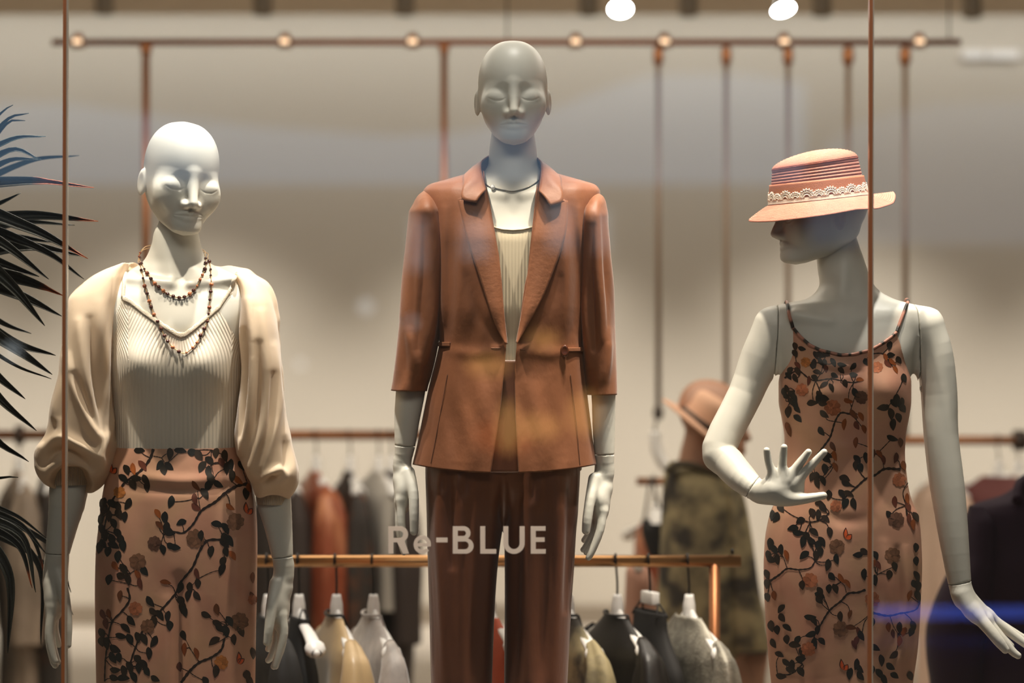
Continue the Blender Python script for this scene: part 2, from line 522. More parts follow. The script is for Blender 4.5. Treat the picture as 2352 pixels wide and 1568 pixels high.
def place_head(parent, loc, yaw, pitch, roll, scale=1.0):
    o = bpy.data.objects.new('head', HEAD_DATA); COL.objects.link(o); o.parent = parent
    o.location = np.asarray(loc) - root_loc(parent)
    R = Matrix.Rotation(roll, 4, 'Y') @ Matrix.Rotation(yaw, 4, 'Z') @ Matrix.Rotation(pitch, 4, 'X')
    o.rotation_euler = R.to_euler(); o.scale = (scale,) * 3
    return o

def arm_and_hand(parent, chain, wrist, handf, torsof=None, shoulder=None, lo=None, hi=None, h=.0030, hh=.0019, sq=None, k=.010):
    """arm and its removable hand, cut along the wrist seam; shoulder = (point, normal towards the arm)"""
    armf = lambda p: sd_chain(p, chain, .012)
    wp, wd = np.asarray(wrist[0]), np.asarray(wrist[1]); wd = wd / np.linalg.norm(wd)
    full = lambda p: smin(armf(p), handf(p), k)
    def fa(p):
        d = full(p)
        if torsof is not None:
            d = smin(d, torsof(p), .03); d = np.maximum(d, armf(p) - .046)
            d = np.maximum(d, -((p - shoulder[0]) @ shoulder[1]) + .0006)
        return np.maximum(np.maximum(d, armf(p) - .018), (p - wp) @ wd + .0006)
    def fh(p): return np.maximum(full(p), np.where(armf(p) < .014, -((p - wp) @ wd) + .0006, -1))
    pts = np.array([c[0] for c in chain]); rr = max(c[1] for c in chain) + .03
    v, f = surface(fa, pts.min(0) - rr, pts.max(0) + rr, h)
    arm = mesh('arm', v, f, M_SKIN, parent)
    v, f = surface(fh, lo, hi, hh)
    mesh('hand', v, f, M_SKIN, arm)
    return arm, armf

def finger(*pts):
    c = [W(*p) for p in pts]
    return lambda p: sd_chain(p, c, .004)

def union(fs, k):
    def f(p):
        d = fs[0](p)
        for g in fs[1:]: d = smin(d, g(p), k)
        return d
    return f

def hand_union(palm, fingers, kp=.010):
    def f(p):
        d = palm(p)
        for g in fingers: d = smin(d, g(p), kp)
        # fingers meet the palm softly but stay apart from one another
        return d
    def sep(p):
        fd = None
        for g in fingers:
            e = g(p); fd = e if fd is None else np.minimum(fd, e)
        return smin(palm(p), fd, kp)
    return sep

def bounds(pts, m): 
    a = np.array(pts); return a.min(0) - m, a.max(0) + m

def legs(parent, cx, hw, zhip, z0, toe=.05):
    """legs below the hem, down to the floor"""
    for s in (-1, 1):
        x = cx + s * hw
        ch = [(np.array([x, .0, zhip]), .060), (np.array([x, -.005, z0 + (zhip - z0) * .52]), .048), (np.array([x - s * .004, .015, z0 + (zhip - z0) * .36]), .045),
              (np.array([x - s * .006, .015, z0 + .09]), .028), (np.array([x, .02, z0 + .045]), .030)]
        ft = [(np.array([x, .03, z0 + .035]), .030), (np.array([x + s * .006, -.06, z0 + .036]), .031), (np.array([x + s * .012, -.15, z0 + .022]), .021)]
        f = lambda p: smin(sd_chain(p, ch, .03), sd_chain(p, ft, .02), .02)
        v, fc = surface(f, (x - .1, -.2, z0 - .002), (x + .1, .1, zhip + .08), .006)
        v[:, 2] = np.maximum(v[:, 2], z0 + .0085)
        mesh('leg', v, fc, M_SKIN, parent)
    m = MB(); th = np.linspace(0, 2 * np.pi, 49)[:-1]
    prof = [(0, .0), (.17, .0), (.172, .004), (.168, .008), (0, .008)]
    m.add(np.array([[cx + r * np.cos(t), .0 + r * np.sin(t), z0 + z] for r, z in prof for t in th]), gridf(len(prof), 48, True))
    m.build('base_plate', M_BASE, parent, smooth=False)

# ---- left figure
L_ROOT = empty('mannequin', (P(408, 0, 0)[0], 0, 0), 'bald white mannequin in cream cardigan and floral skirt with two beaded necklaces', 'mannequin', 'shop window mannequins')
L_ROWS = Rows([(490, 372, 448, .018, .045, .050), (545, 354, 457, .018, .052, .055), (580, 342, 466, .018, .054, .058), (602, 328, 480, .02, .058, .062), (622, 296, 520, .02, .066, .066), (642, 258, 560, .018, .074, .070),
               (662, 225, 592, .014, .082, .074), (690, 215, 600, .010, .090, .080), (760, 240, 574, .0, .096, .09), (860, 262, 552, .0, .094, .09), (950, 270, 540, .0, .086, .08), (1035, 274, 536, .0, .084, .08), (1200, 240, 575, .0, .09, .10), (1420, 235, 575, .0, .08, .10)], 2.2)
def L_torso(p):
    d = L_ROWS.sdf(p)
    for s, c in ((-1, (395, 652)), (1, (437, 652))):
        d = smin(d, sd_cap(p, P(c[0], c[1], -.066), P(c[0] + s * 95, c[1] - 10, -.045), .006, .008), .016)
    return smin(d, sd_cap(p, P(372, 540, -.01), P(398, 640, -.050), .009, .003), .025)
v, f = surface(L_torso, P(190, 1430, 0) - [0, .14, 0], P(625, 495, 0) + [0, .14, 0], .0042)
mesh('torso', v, f, M_SKIN, L_ROOT)
place_head(L_ROOT, P(415, 409, -.002), math.radians(24), math.radians(3), math.radians(5), 1.045)
legs(L_ROOT, P(408, 0)[0], .085, P(0, 1420)[2], 0.0)

hand = hand_union(union([lambda p: sd_ell(p, P(126, 1368, .0), (24 * PX, .040, 58 * PX)), finger((130, 1290, 0, 25), (127, 1330, 0, 26))], .02),
    [finger((120, 1395, -.028, 11), (114, 1455, -.034, 9.5), (121, 1502, -.036, 8), (127, 1518, -.036, 7)), finger((118, 1400, -.009, 11.5), (113, 1465, -.012, 10), (122, 1515, -.014, 8.5), (127, 1527, -.014, 7.5)),
     finger((122, 1400, .011, 11), (117, 1462, .010, 9.5), (128, 1508, .008, 8), (133, 1520, .008, 7)), finger((128, 1395, .030, 10), (126, 1440, .032, 8.5), (135, 1480, .032, 7)),
     finger((136, 1320, -.020, 15), (148, 1375, -.042, 13), (155, 1430, -.050, 11), (155, 1480, -.050, 9))])
arm_and_hand(L_ROOT, [W(208, 700, 0, 36), W(190, 860, .004, 36), W(165, 1010, .0, 42), W(157, 1130, -.005, 43.5), W(145, 1200, -.008, 35), W(132, 1270, -.008, 27.5), W(128, 1310, -.004, 25)],
             (P(132, 1271, -.008), (-.06, 0, -1)), hand, lo=P(80, 1545, 0) - [0, .09, 0], hi=P(185, 1255, 0) + [0, .08, 0])
hand = hand_union(union([lambda p: sd_ell(p, P(642, 1388, .0), (24 * PX, .040, 58 * PX)), finger((653, 1300, 0, 21), (648, 1345, 0, 24))], .02),
    [finger((648, 1415, -.028, 11), (652, 1455, -.034, 9.5), (640, 1505, -.037, 8), (633, 1530, -.037, 7)), finger((644, 1420, -.009, 11.5), (648, 1475, -.012, 10), (634, 1520, -.014, 8.5), (629, 1530, -.014, 7.5)),
     finger((636, 1415, .011, 11), (636, 1470, .010, 9.5), (622, 1508, .008, 8), (616, 1516, .008, 7)), finger((632, 1410, .030, 10), (628, 1455, .032, 8.5), (616, 1490, .032, 7)),
     finger((634, 1340, -.020, 15), (624, 1392, -.040, 13), (618, 1440, -.048, 11), (613, 1474, -.048, 9))])
arm_and_hand(L_ROOT, [W(584, 700, 0, 36), W(598, 860, .004, 36), W(618, 1030, .0, 40), W(628, 1140, -.005, 40), W(638, 1200, -.006, 33), W(649, 1279, -.006, 24), W(653, 1320, -.004, 19)],
             (P(649, 1279, -.006), (.10, 0, -1)), hand, lo=P(595, 1555, 0) - [0, .09, 0], hi=P(690, 1262, 0) + [0, .08, 0])

# ---- middle figure
M_ROOT = empty('mannequin', (P(1178, 0, 0)[0], 0, .17), 'tallest white mannequin, in brown satin blazer and trousers, raised between the other two', 'mannequin', 'shop window mannequins')
M_ROWS = Rows([(300, 1130, 1226, .022, .045, .048), (340, 1124, 1232, .020, .050, .052), (378, 1121, 1236, .018, .054, .056), (400, 1106, 1250, .018, .058, .06), (418, 1068, 1288, .018, .064, .066), (438, 1000, 1352, .014, .074, .07),
               (480, 988, 1366, .008, .086, .08), (560, 1008, 1342, .0, .096, .09), (700, 1018, 1328, .0, .092, .09), (790, 1030, 1322, .0, .082, .08), (900, 1012, 1333, .0, .084, .09), (1000, 1002, 1338, .0, .086, .09), (1080, 994, 1336, .0, .086, .09)], 2.2)
def M_torso(p):
    d = M_ROWS.sdf(p)
    for s in (-1, 1):
        d = smin(d, sd_cap(p, P(1178 + s * 20, 450, -.066), P(1178 + s * 130, 436, -.035), .006, .010), .016)
    return d
v, f = surface(M_torso, P(960, 1085, 0) - [0, .14, 0], P(1395, 296, 0) + [0, .14, 0], .0042)
mesh('torso', v, f, M_SKIN, M_ROOT)
place_head(M_ROOT, P(1178, 217, -.002), math.radians(1), math.radians(-1.5), math.radians(-.5), 1.0)
legs(M_ROOT, P(1148, 0)[0], .080, P(0, 1300)[2], .17)

hand = hand_union(union([lambda p: sd_ell(p, P(928, 1128, .0), (23 * PX, .040, 50 * PX)), finger((923, 1062, 0, 18), (926, 1095, 0, 20))], .02),
    [finger((922, 1150, -.028, 11), (922, 1200, -.032, 9.5), (927, 1245, -.032, 8), (929, 1258, -.032, 7)), finger((919, 1155, -.009, 11.5), (918, 1215, -.011, 10), (925, 1258, -.011, 8), (928, 1268, -.011, 7)),
     finger((921, 1155, .011, 11), (919, 1208, .010, 9.5), (926, 1248, .009, 8), (929, 1257, .009, 7)), finger((924, 1150, .030, 10), (922, 1195, .032, 8), (928, 1226, .032, 7)),
     finger((938, 1085, -.020, 15), (949, 1130, -.040, 12), (951, 1180, -.048, 11), (951, 1220, -.048, 9.5))])
arm_and_hand(M_ROOT, [W(992, 490, 0, 32), W(972, 640, .006, 34), W(952, 800, .004, 34), W(944, 890, .0, 34), W(935, 960, -.004, 29.5), W(930, 1024, -.006, 23.5), W(923, 1068, -.004, 17.5)],
             (P(930, 1024, -.006), (-.08, 0, -1)), hand, lo=P(885, 1285, 0) - [0, .09, 0], hi=P(975, 1010, 0) + [0, .08, 0])
hand = hand_union(union([lambda p: sd_ell(p, P(1378, 1148, .0), (24 * PX, .040, 52 * PX)), finger((1388, 1080, 0, 20), (1384, 1115, 0, 22))], .02),
    [finger((1384, 1175, -.028, 11), (1378, 1218, -.034, 9.5), (1360, 1265, -.036, 8), (1352, 1280, -.036, 7)), finger((1380, 1180, -.009, 11.5), (1372, 1228, -.012, 10), (1353, 1262, -.013, 8), (1347, 1268, -.013, 7)),
     finger((1374, 1178, .011, 11), (1364, 1222, .010, 9.5), (1346, 1255, .009, 8), (1340, 1262, .009, 7)), finger((1370, 1172, .030, 10), (1358, 1215, .032, 8), (1342, 1240, .032, 7)),
     finger((1366, 1100, -.020, 15), (1356, 1145, -.040, 12), (1349, 1190, -.048, 11), (1346, 1218, -.048, 9.5))])
arm_and_hand(M_ROOT, [W(1356, 490, 0, 32), W(1368, 640, .006, 32), W(1378, 800, .004, 31), W(1386, 900, .0, 28), W(1387, 980, -.004, 26), W(1388, 1044, -.006, 23), W(1389, 1085, -.004, 20)],
             (P(1388, 1044, -.006), (.02, 0, -1)), hand, lo=P(1325, 1300, 0) - [0, .09, 0], hi=P(1430, 1030, 0) + [0, .08, 0])

# ---- right figure
R_ROOT = empty('mannequin', (P(1935, 0, 0)[0], 0, 0), 'white mannequin in floral slip dress and straw hat, hand spread at its waist', 'mannequin', 'shop window mannequins')
R_ROWS = Rows([(500, 1890, 1955, .03, .045, .05), (545, 1878, 1966, .03, .048, .052), (585, 1876, 1980, .028, .050, .054), (620, 1879, 1992, .025, .053, .057), (650, 1883, 2004, .022, .058, .06), (670, 1874, 2022, .02, .062, .064), (686, 1852, 2052, .018, .068, .068),
               (700, 1792, 2098, .015, .074, .07), (716, 1768, 2128, .012, .08, .074), (760, 1774, 2116, .006, .088, .08), (820, 1790, 2100, .0, .092, .09), (880, 1800, 2086, .0, .092, .09), (1000, 1812, 2068, .0, .084, .08), (1100, 1812, 2072, .0, .082, .09), (1250, 1770, 2105, .0, .088, .10), (1450, 1780, 2090, .0, .08, .10)], 2.2,
              bumps=())
R_armL = [W(1772, 752, .004, 41), W(1745, 820, .004, 44), W(1712, 905, .0, 40), W(1652, 1028, -.030, 39), W(1672, 1062, -.055, 37), W(1705, 1098, -.105, 33), W(1738, 1126, -.145, 24), W(1762, 1136, -.158, 20)]
R_armR = [W(2128, 752, .004, 42), W(2146, 815, .004, 43), W(2157, 905, .004, 41.5), W(2160, 1000, .0, 41), W(2176, 1120, -.006, 39.5), W(2190, 1230, -.012, 34), W(2204, 1336, -.016, 26.5), W(2213, 1375, -.016, 23)]
def R_core(p):
    d = R_ROWS.sdf(p)
    for s, c in ((-1, (1905, 738)), (1, (1962, 738))):
        d = smin(d, sd_cap(p, P(c[0], c[1], -.064), P(c[0] + s * 80, c[1] - 14, -.050), .005, .007), .018)
    return smin(d, sd_cap(p, P(1948, 560, .0), P(1925, 728, -.050), .010, .004), .025)
shL = (P(1782, 760, 0), np.array([-1.0, 0, .05]) / np.linalg.norm([-1, 0, .05]))
shR = (P(2105, 760, 0), np.array([1.0, 0, .08]) / np.linalg.norm([1, 0, .08]))
def R_torso(p):
    aL, aR = sd_chain(p, R_armL, .012), sd_chain(p, R_armR, .012)
    d = smin(smin(R_core(p), aL, .03), aR, .03)
    for a, s in ((aL, shL), (aR, shR)):
        pl = (p - s[0]) @ s[1]
        d = np.maximum(d, -np.maximum(np.maximum(-pl, a - .046), P(0, 900)[2] - p[:, 2]) + .0006)
    return np.where(p[:, 2] > P(0, 905)[2], d, np.minimum(R_core(p), 1e3))
v, f = surface(R_torso, P(1740, 1460, 0) - [0, .14, 0], P(2150, 495, 0) + [0, .14, 0], .0042)
mesh('torso', v, f, M_SKIN, R_ROOT)
place_head(R_ROOT, P(1891, 489, .0), math.radians(-79), math.radians(1), math.radians(2), .97)
legs(R_ROOT, P(1935, 0)[0], .085, P(0, 1440)[2], 0.0)
yb = -.165
palm = union([lambda p: sd_ell(p, P(1800, 1118, yb), (46 * PX, .0150, 40 * PX)), finger((1748, 1130, -.152, 24), (1775, 1128, yb, 22))], .02)
hand = hand_union(palm, [
    finger((1785, 1105, yb, 11), (1769, 1072, yb - .003, 9.5), (1763, 1048, yb - .006, 8.3), (1761, 1034, yb - .010, 7.2)),
    finger((1797, 1100, yb, 11.5), (1797, 1068, yb - .003, 10), (1799, 1042, yb - .006, 8.8), (1801, 1027, yb - .010, 7.5)),
    finger((1812, 1100, yb, 12), (1829, 1074, yb - .003, 10.5), (1846, 1052, yb - .006, 9), (1857, 1038, yb - .010, 7.5)),
    finger((1824, 1110, yb, 12), (1848, 1085, yb - .003, 10.5), (1872, 1060, yb - .006, 9), (1893, 1038, yb - .010, 7.5)),
    finger((1790, 1142, yb, 17), (1825, 1147, yb - .006, 13), (1862, 1143, yb - .012, 10.5), (1891, 1138, yb - .014, 8.5))], .011)
arm_and_hand(R_ROOT, R_armL, (P(1730, 1117, -.135), (.83, -.20, -.52)), hand, R_core, shL, lo=P(1700, 1180, 0) - [0, .215, 0], hi=P(1915, 1005, 0) - [0, .105, 0])
palm = union([finger((2209, 1365, -.030, 18), (2225, 1395, -.036, 18), (2240, 1412, -.038, 16)), finger((2212, 1365, -.018, 19), (2236, 1396, -.020, 18), (2264, 1420, -.021, 14)),
              finger((2216, 1365, -.006, 18), (2243, 1392, -.004, 17), (2268, 1412, -.003, 13)), finger((2214, 1368, .006, 16), (2238, 1394, .012, 15), (2264, 1414, .016, 12)),
              finger((2212, 1372, .012, 14), (2234, 1400, .024, 12), (2256, 1420, .030, 10))], .016)
hand = hand_union(palm, [
    finger((2236, 1404, -.036, 17), (2268, 1440, -.050, 14), (2292, 1470, -.056, 12.5), (2309, 1491, -.056, 9.5)),
    finger((2266, 1425, -.022, 13), (2300, 1465, -.028, 11), (2325, 1495, -.030, 9.5), (2338, 1505, -.030, 8)),
    finger((2268, 1412, -.003, 13), (2312, 1446, -.003, 11), (2352, 1476, -.004, 9.5), (2374, 1490, -.004, 8)),
    finger((2264, 1412, .016, 12), (2306, 1438, .022, 10), (2345, 1462, .026, 9), (2368, 1474, .028, 8)),
    finger((2256, 1420, .030, 10), (2290, 1452, .040, 9), (2322, 1482, .045, 7.5))], .011)
arm_and_hand(R_ROOT, R_armR, (P(2204, 1338, -.016), (.20, 0, -1)), hand, R_core, shR, lo=P(2160, 1525, 0) - [0, .11, 0], hi=P(2395, 1320, 0) + [0, .09, 0])
# ---------------------------------------------------------------- clothing on the mannequins
M_CARD = mat('cream_knit', srgb(238, 214, 184), rough=.85, sheen=.3, weave=.09, bump=.12, bscale=900, trans=.25)
M_CUFF = mat('cream_rib_knit', srgb(232, 210, 180), rough=.85, sheen=.2, rib=.8)
M_CAMI = mat('ivory_rib_knit', srgb(228, 218, 200), rough=.8, sheen=.2, rib=.40, bump=.06, bscale=700)
M_LACE = mat('ivory_lace_edge', srgb(222, 208, 186), rough=.85, bump=.8, bscale=500)
M_TANK = mat('cream_rib_tank', srgb(226, 212, 182), rough=.8, sheen=.2, rib=.35, bump=.06, bscale=700)
M_SATIN = mat('brown_satin', srgb(136, 86, 58), rough=.54, spec=.28, sheen=.15, vary=.14, vscale=9, bump=.35, bscale=90, stretch=(1, 1, .6), weave=.02)
M_SATIN2 = mat('brown_satin_lapel', srgb(142, 91, 62), rough=.52, spec=.30, sheen=.15, vary=.10, vscale=9, bump=.25, bscale=120, weave=.025)
M_TROUS = mat('dark_brown_satin', srgb(114, 68, 46), rough=.42, spec=.45, sheen=.12, vary=.16, vscale=8, bump=.30, bscale=80, stretch=(1, 1, .3))
M_SEAM = mat('dark_brown_thread', srgb(84, 50, 36), rough=.7)
M_HORN = mat('brown_horn_button', srgb(96, 48, 26), rough=.25, coat=.4)

def loft_part(name, R, zs, nth, m, parent, folds=(), th0=0, th1=2 * np.pi, closed=True, noise=None, fattr=None):
    th = np.linspace(th0, th1, nth, endpoint=not closed)
    V = R.ring(zs, th).reshape(-1, 3); f = gridf(len(zs), nth, closed)[:, ::-1]
    if noise is not None: V = V + vnormals(V, f) * noise(V)[:, None]
    if folds: V = push_folds(V, f, folds)
    return V, f

# =============================== left figure: ribbed camisole
L_bumps = [(P(322, 0)[0], P(0, 835)[2], 62 * PX, 66 * PX, .036), (P(492, 0)[0], P(0, 838)[2], 62 * PX, 66 * PX, .036)]
L_CAMI = Rows([(612, 330, 500, .016, .066, .06), (640, 262, 556, .014, .076, .07), (662, 236, 584, .010, .084, .074), (690, 222, 586, .008, .090, .080), (760, 250, 566, .0, .098, .09), (860, 256, 557, .0, .098, .09), (950, 264, 546, .0, .090, .084), (1042, 268, 542, .0, .088, .084)], 2.25, bumps=L_bumps)
def L_neckline(px):
    # picture row of the camisole's upper edge in front
    return np.interp(px, [225, 258, 282, 300, 330, 360, 385, 404, 416, 428, 450, 480, 505, 528, 545, 560, 590], [800, 742, 682, 690, 714, 736, 752, 764, 768, 765, 748, 722, 700, 664, 690, 740, 800])
def L_cami_f(p):
    d = L_CAMI.sdf(p)
    px, py = proj(p)
    e = (L_neckline(px) - py) * PX * .75
    return smax(d, np.where(p[:, 1] < .03, e, (700 - py) * PX), .002)
v, f = surface(L_cami_f, P(235, 1042, 0) - [0, .16, 0], P(585, 650, 0) + [0, .12, 0], .0030)
px, py = proj(v)
cx = 412.0
up = np.log1p(np.exp((812 - py) / 14.0)) * 14
side = np.tanh((px - cx) / 18)
seam = np.where(px < cx, 288, 536)
inner = smoothstep(0, 10, (px - 290) * 1.0) * smoothstep(0, 10, (536 - px) * 1.0)
k = np.where(inner > .5, .62, -.9)
q = (px - cx) / 150.0
rib = (150 * np.arcsin(np.clip(q, -1, 1) * .98) * .95 + side * k * up) / 9.4
cami = mesh('camisole', v, f, M_CAMI, L_ROOT, fattr={'rib': rib})
xs = np.concatenate([np.linspace(283, 416, 60), np.linspace(416, 529, 55)[1:]])
xs = np.linspace(283, 529, 260)
V = []
for t in np.linspace(0, 1, 6):
    ys = L_neckline(xs) - 2.5 - (1 - t) * 2.2 * np.abs(np.sin(xs / 5.0)) + 11 * t
    V.append(L_CAMI.front(xs, ys, .0022 + .0010 * math.sin(math.pi * t)))
o = mesh('lace_edge', np.concatenate(V), gridf(6, 260)[:, ::-1], M_LACE, cami); solidify(o, .0012, 0)
for pts in ([(283, 686), (285, 660), (289, 630), (296, 606)], [(528, 668), (533, 652), (539, 638), (546, 626)]):
    q = hit(L_torso, spline(pts, 14), .0015)
    MB().tube(q, .0040, 8).build('shoulder_strap', M_LACE, cami)

# floral skirt: waist to below the knee
L_SKIRT = Rows([(1026, 269, 544, .0, .090, .086), (1045, 261, 552, .0, .093, .090), (1075, 250, 566, .0, .097, .098), (1105, 243, 577, .0, .100, .108), (1150, 235, 585, .0, .103, .118), (1200, 229, 589, .0, .105, .122), (1270, 222, 590, .0, .106, .124),
                (1350, 220, 589, .0, .105, .122), (1450, 221, 587, .0, .103, .118), (1570, 223, 585, .0, .102, .115), (1800, 232, 578, .0, .102, .11), (1980, 236, 574, .0, .104, .11)], 2.35)
L_SKIRT_FOLDS = [([(412, 1330), (414, 1450), (413, 1568), (410, 1750)], 16, -.010), ([(385, 1380), (384, 1500), (380, 1700)], 16, .006), ([(440, 1380), (443, 1500), (446, 1700)], 18, .006),
                 ([(300, 1090), (420, 1104), (540, 1092)], 14, .004), ([(295, 1120), (420, 1126), (545, 1118)], 12, -.003), ([(250, 1300), (262, 1450), (266, 1600)], 14, .003), ([(560, 1250), (566, 1400), (566, 1600)], 10, -.005),
                 ([(545, 1200), (548, 1400), (546, 1600)], 12, .004), ([(330, 1150), (345, 1300), (350, 1450)], 30, -.004)]

# cardigan
C_LEFT = Rows([(604, 284, 294, .000, .030, .030), (622, 238, 292, .000, .052, .055), (642, 204, 289, -.004, .066, .066), (690, 160, 283, -.012, .082, .078), (760, 151, 270, -.020, .090, .080), (850, 140, 259, -.024, .092, .080), (920, 125, 262, -.022, .094, .080),
               (990, 107, 269, -.018, .098, .080), (1028, 91, 271, -.016, .098, .080), (1060, 83, 266, -.014, .096, .080), (1085, 88, 256, -.014, .090, .076), (1106, 102, 243, -.012, .076, .066), (1122, 128, 228, -.010, .054, .050), (1131, 158, 214, -.010, .022, .022)], 2.5)
C_RIGHT = Rows([(628, 540, 562, .000, .030, .030), (644, 546, 592, .0, .050, .055), (664, 553, 610, -.004, .064, .066), (700, 556, 626, -.012, .080, .076), (770, 551, 639, -.020, .088, .078), (850, 556, 646, -.024, .090, .078), (950, 546, 656, -.020, .094, .078),
                (1010, 541, 668, -.018, .096, .078), (1060, 556, 680, -.016, .096, .078), (1090, 572, 686, -.016, .090, .076), (1112, 580, 684, -.014, .076, .066), (1132, 588, 675, -.012, .054, .05), (1146, 600, 664, -.012, .024, .024)], 2.5)
C_BACK = Rows([(612, 290, 545, .075, .015, .020), (640, 220, 600, .075, .03, .025), (700, 175, 622, .08, .03, .03), (900, 165, 636, .085, .03, .03), (1010, 200, 600, .085, .03, .035), (1045, 230, 570, .085, .02, .03)], 2.6)
def C_f(p):
    d = np.minimum(C_LEFT.sdf(p), C_RIGHT.sdf(p))
    d = smin(d, C_BACK.sdf(p), .03)
    d = smax(d, -sd_ell(p, P(160, 1118, -.085), (50 * PX, .080, 56 * PX)), .012)
    return smax(d, -sd_ell(p, P(628, 1172, -.085), (42 * PX, .080, 44 * PX)), .012)
v, f = surface(C_f, P(60, 1160, 0) - [0, .16, 0], P(710, 585, 0) + [0, .16, 0], .0034)
C_FOLDS = [([(262, 612), (256, 690), (238, 780)], 2.2, -.0016), ([(580, 650), (584, 700), (576, 790)], 2.2, -.0016), ([(206, 735), (217, 840), (238, 985)], 12, -.011), ([(232, 700), (240, 830), (250, 960)], 14, .008), ([(182, 740), (196, 860), (226, 1000)], 12, .009), ([(154, 823), (178, 903), (220, 999), (231, 1060)], 13, .013), ([(172, 860), (206, 950), (222, 985)], 9, -.014),
           ([(128, 960), (112, 1000), (100, 1030)], 14, -.008), ([(84, 1042), (108, 1018), (140, 1003), (180, 1020), (222, 1050), (238, 1080)], 13, .013), ([(98, 1066), (118, 1042), (142, 1034), (176, 1046), (205, 1075)], 10, -.022), ([(112, 1090), (140, 1062), (178, 1070), (206, 1100)], 8, .006),
           ([(228, 1040), (248, 1000), (262, 940)], 10, .008), ([(142, 880), (128, 950), (150, 995)], 12, .006), ([(262, 850), (264, 940), (268, 1010)], 6, -.010),
           ([(572, 690), (582, 820), (572, 960), (552, 1040)], 10, .011), ([(560, 760), (564, 860), (552, 1000)], 7, -.012), ([(600, 720), (612, 860), (604, 980), (574, 1090)], 13, .010), ([(592, 790), (592, 930), (566, 1050)], 9, -.012),
           ([(632, 800), (638, 920), (618, 1020), (598, 1095)], 13, .009), ([(622, 860), (618, 980), (590, 1080)], 8, -.011), ([(596, 1128), (612, 1092), (640, 1078), (652, 1092), (640, 1112)], 9, .012), ([(600, 1110), (622, 1098), (636, 1100)], 8, -.014),
           ([(664, 1000), (672, 1060), (672, 1110)], 12, .007), ([(655, 1010), (658, 1060), (650, 1080)], 9, -.009), ([(590, 1136), (620, 1128), (660, 1134)], 8, .006)]
v = push_folds(v, f, C_FOLDS)
v = v + vnormals(v, f) * (.0012 * np.sin(v[:, 0] * 160 + 3 * np.sin(v[:, 2] * 40)) * smoothstep(-.02, .05, v[:, 1]))[:, None]
card = mesh('cardigan', v, f, M_CARD, L_ROOT)
def cuff(parent, rows):
    R = Rows(rows, 2.1); zs = np.linspace(R.z[0], R.z[-1], 14); th = np.linspace(0, 2 * np.pi, 121)[:-1]
    V = R.ring(zs, th).reshape(-1, 3)
    rib = np.tile(np.arange(120) * .5, len(zs))
    o = mesh('cuff', V, gridf(len(zs), 120, True)[:, ::-1], M_CUFF, parent, fattr={'rib': rib})
    return solidify(o, .004, 1)
cuff(card, [(1062, 116, 203, -.004, .048, .048), (1085, 115, 204, -.004, .048, .048), (1112, 113, 205, -.004, .048, .048)])
cuff(card, [(1118, 586, 668, -.004, .045, .045), (1140, 588, 665, -.004, .044, .044), (1157, 591, 661, -.004, .043, .043)])
# =============================== middle figure: ivory tank, blazer, trousers
T_ROWS = Rows([(425, 1060, 1296, .016, .070, .066), (480, 995, 1360, .008, .090, .080), (560, 1008, 1342, .0, .100, .09), (700, 1018, 1330, .0, .096, .09), (790, 1028, 1324, .0, .086, .08), (850, 1022, 1328, .0, .085, .084)], 2.25)
def T_f(p):
    d = T_ROWS.sdf(p); px, py = proj(p)
    nk = np.interp(px, [1060, 1090, 1110, 1134, 1155, 1178, 1200, 1222, 1245, 1265, 1295], [432, 432, 505, 521, 526, 527.5, 526, 521, 505, 432, 432])
    return smax(d, (nk - py) * PX * .8, .002)
v, f = surface(T_f, P(985, 850, 0) - [0, .14, 0], P(1370, 425, 0) + [0, .12, 0], .0034)
px, py = proj(v)
tank = mesh('tank_top', v, f, M_TANK, M_ROOT, fattr={'rib': 165 * np.arcsin(np.clip((px - 1178) / 180, -1, 1)) / 7.2})
xs = np.linspace(1112, 1243, 40)
MB().tube(T_ROWS.front(xs, np.interp(xs, [1110, 1134, 1155, 1178, 1200, 1222, 1245], [506, 522, 527, 528.5, 527, 522, 506]), .001), .0022, 8).build('neck_binding', M_TANK, tank, fattr=None)

B_ROWS = Rows([(396, 1092, 1258, .020, .060, .070), (404, 1064, 1290, .018, .066, .074), (416, 1022, 1332, .016, .074, .080), (428, 984, 1368, .014, .082, .084), (442, 974, 1376, .010, .090, .088), (500, 986, 1362, .004, .106, .096), (560, 996, 1352, .0, .114, .100), (700, 1002, 1342, .0, .114, .100),
               (790, 1011, 1337, .0, .106, .094), (810, 1007, 1339, .0, .106, .094), (900, 985, 1346, .0, .112, .104), (1000, 965, 1358, .0, .118, .112), (1060, 954, 1365, .0, .122, .116), (1079, 950, 1368, .0, .123, .117)], 2.35)
def left_edge(py): return np.interp(py, [396, 424, 477, 596, 611, 715, 791, 850, 930, 1000, 1079], [1112, 1114, 1126, 1147, 1148, 1158, 1163, 1158, 1150, 1140, 1127])
def right_edge(py): return np.interp(py, [396, 424, 443, 531, 634, 657, 784, 850, 950, 1079], [1240, 1237, 1231, 1222, 1211, 1205, 1187, 1182, 1184, 1191])
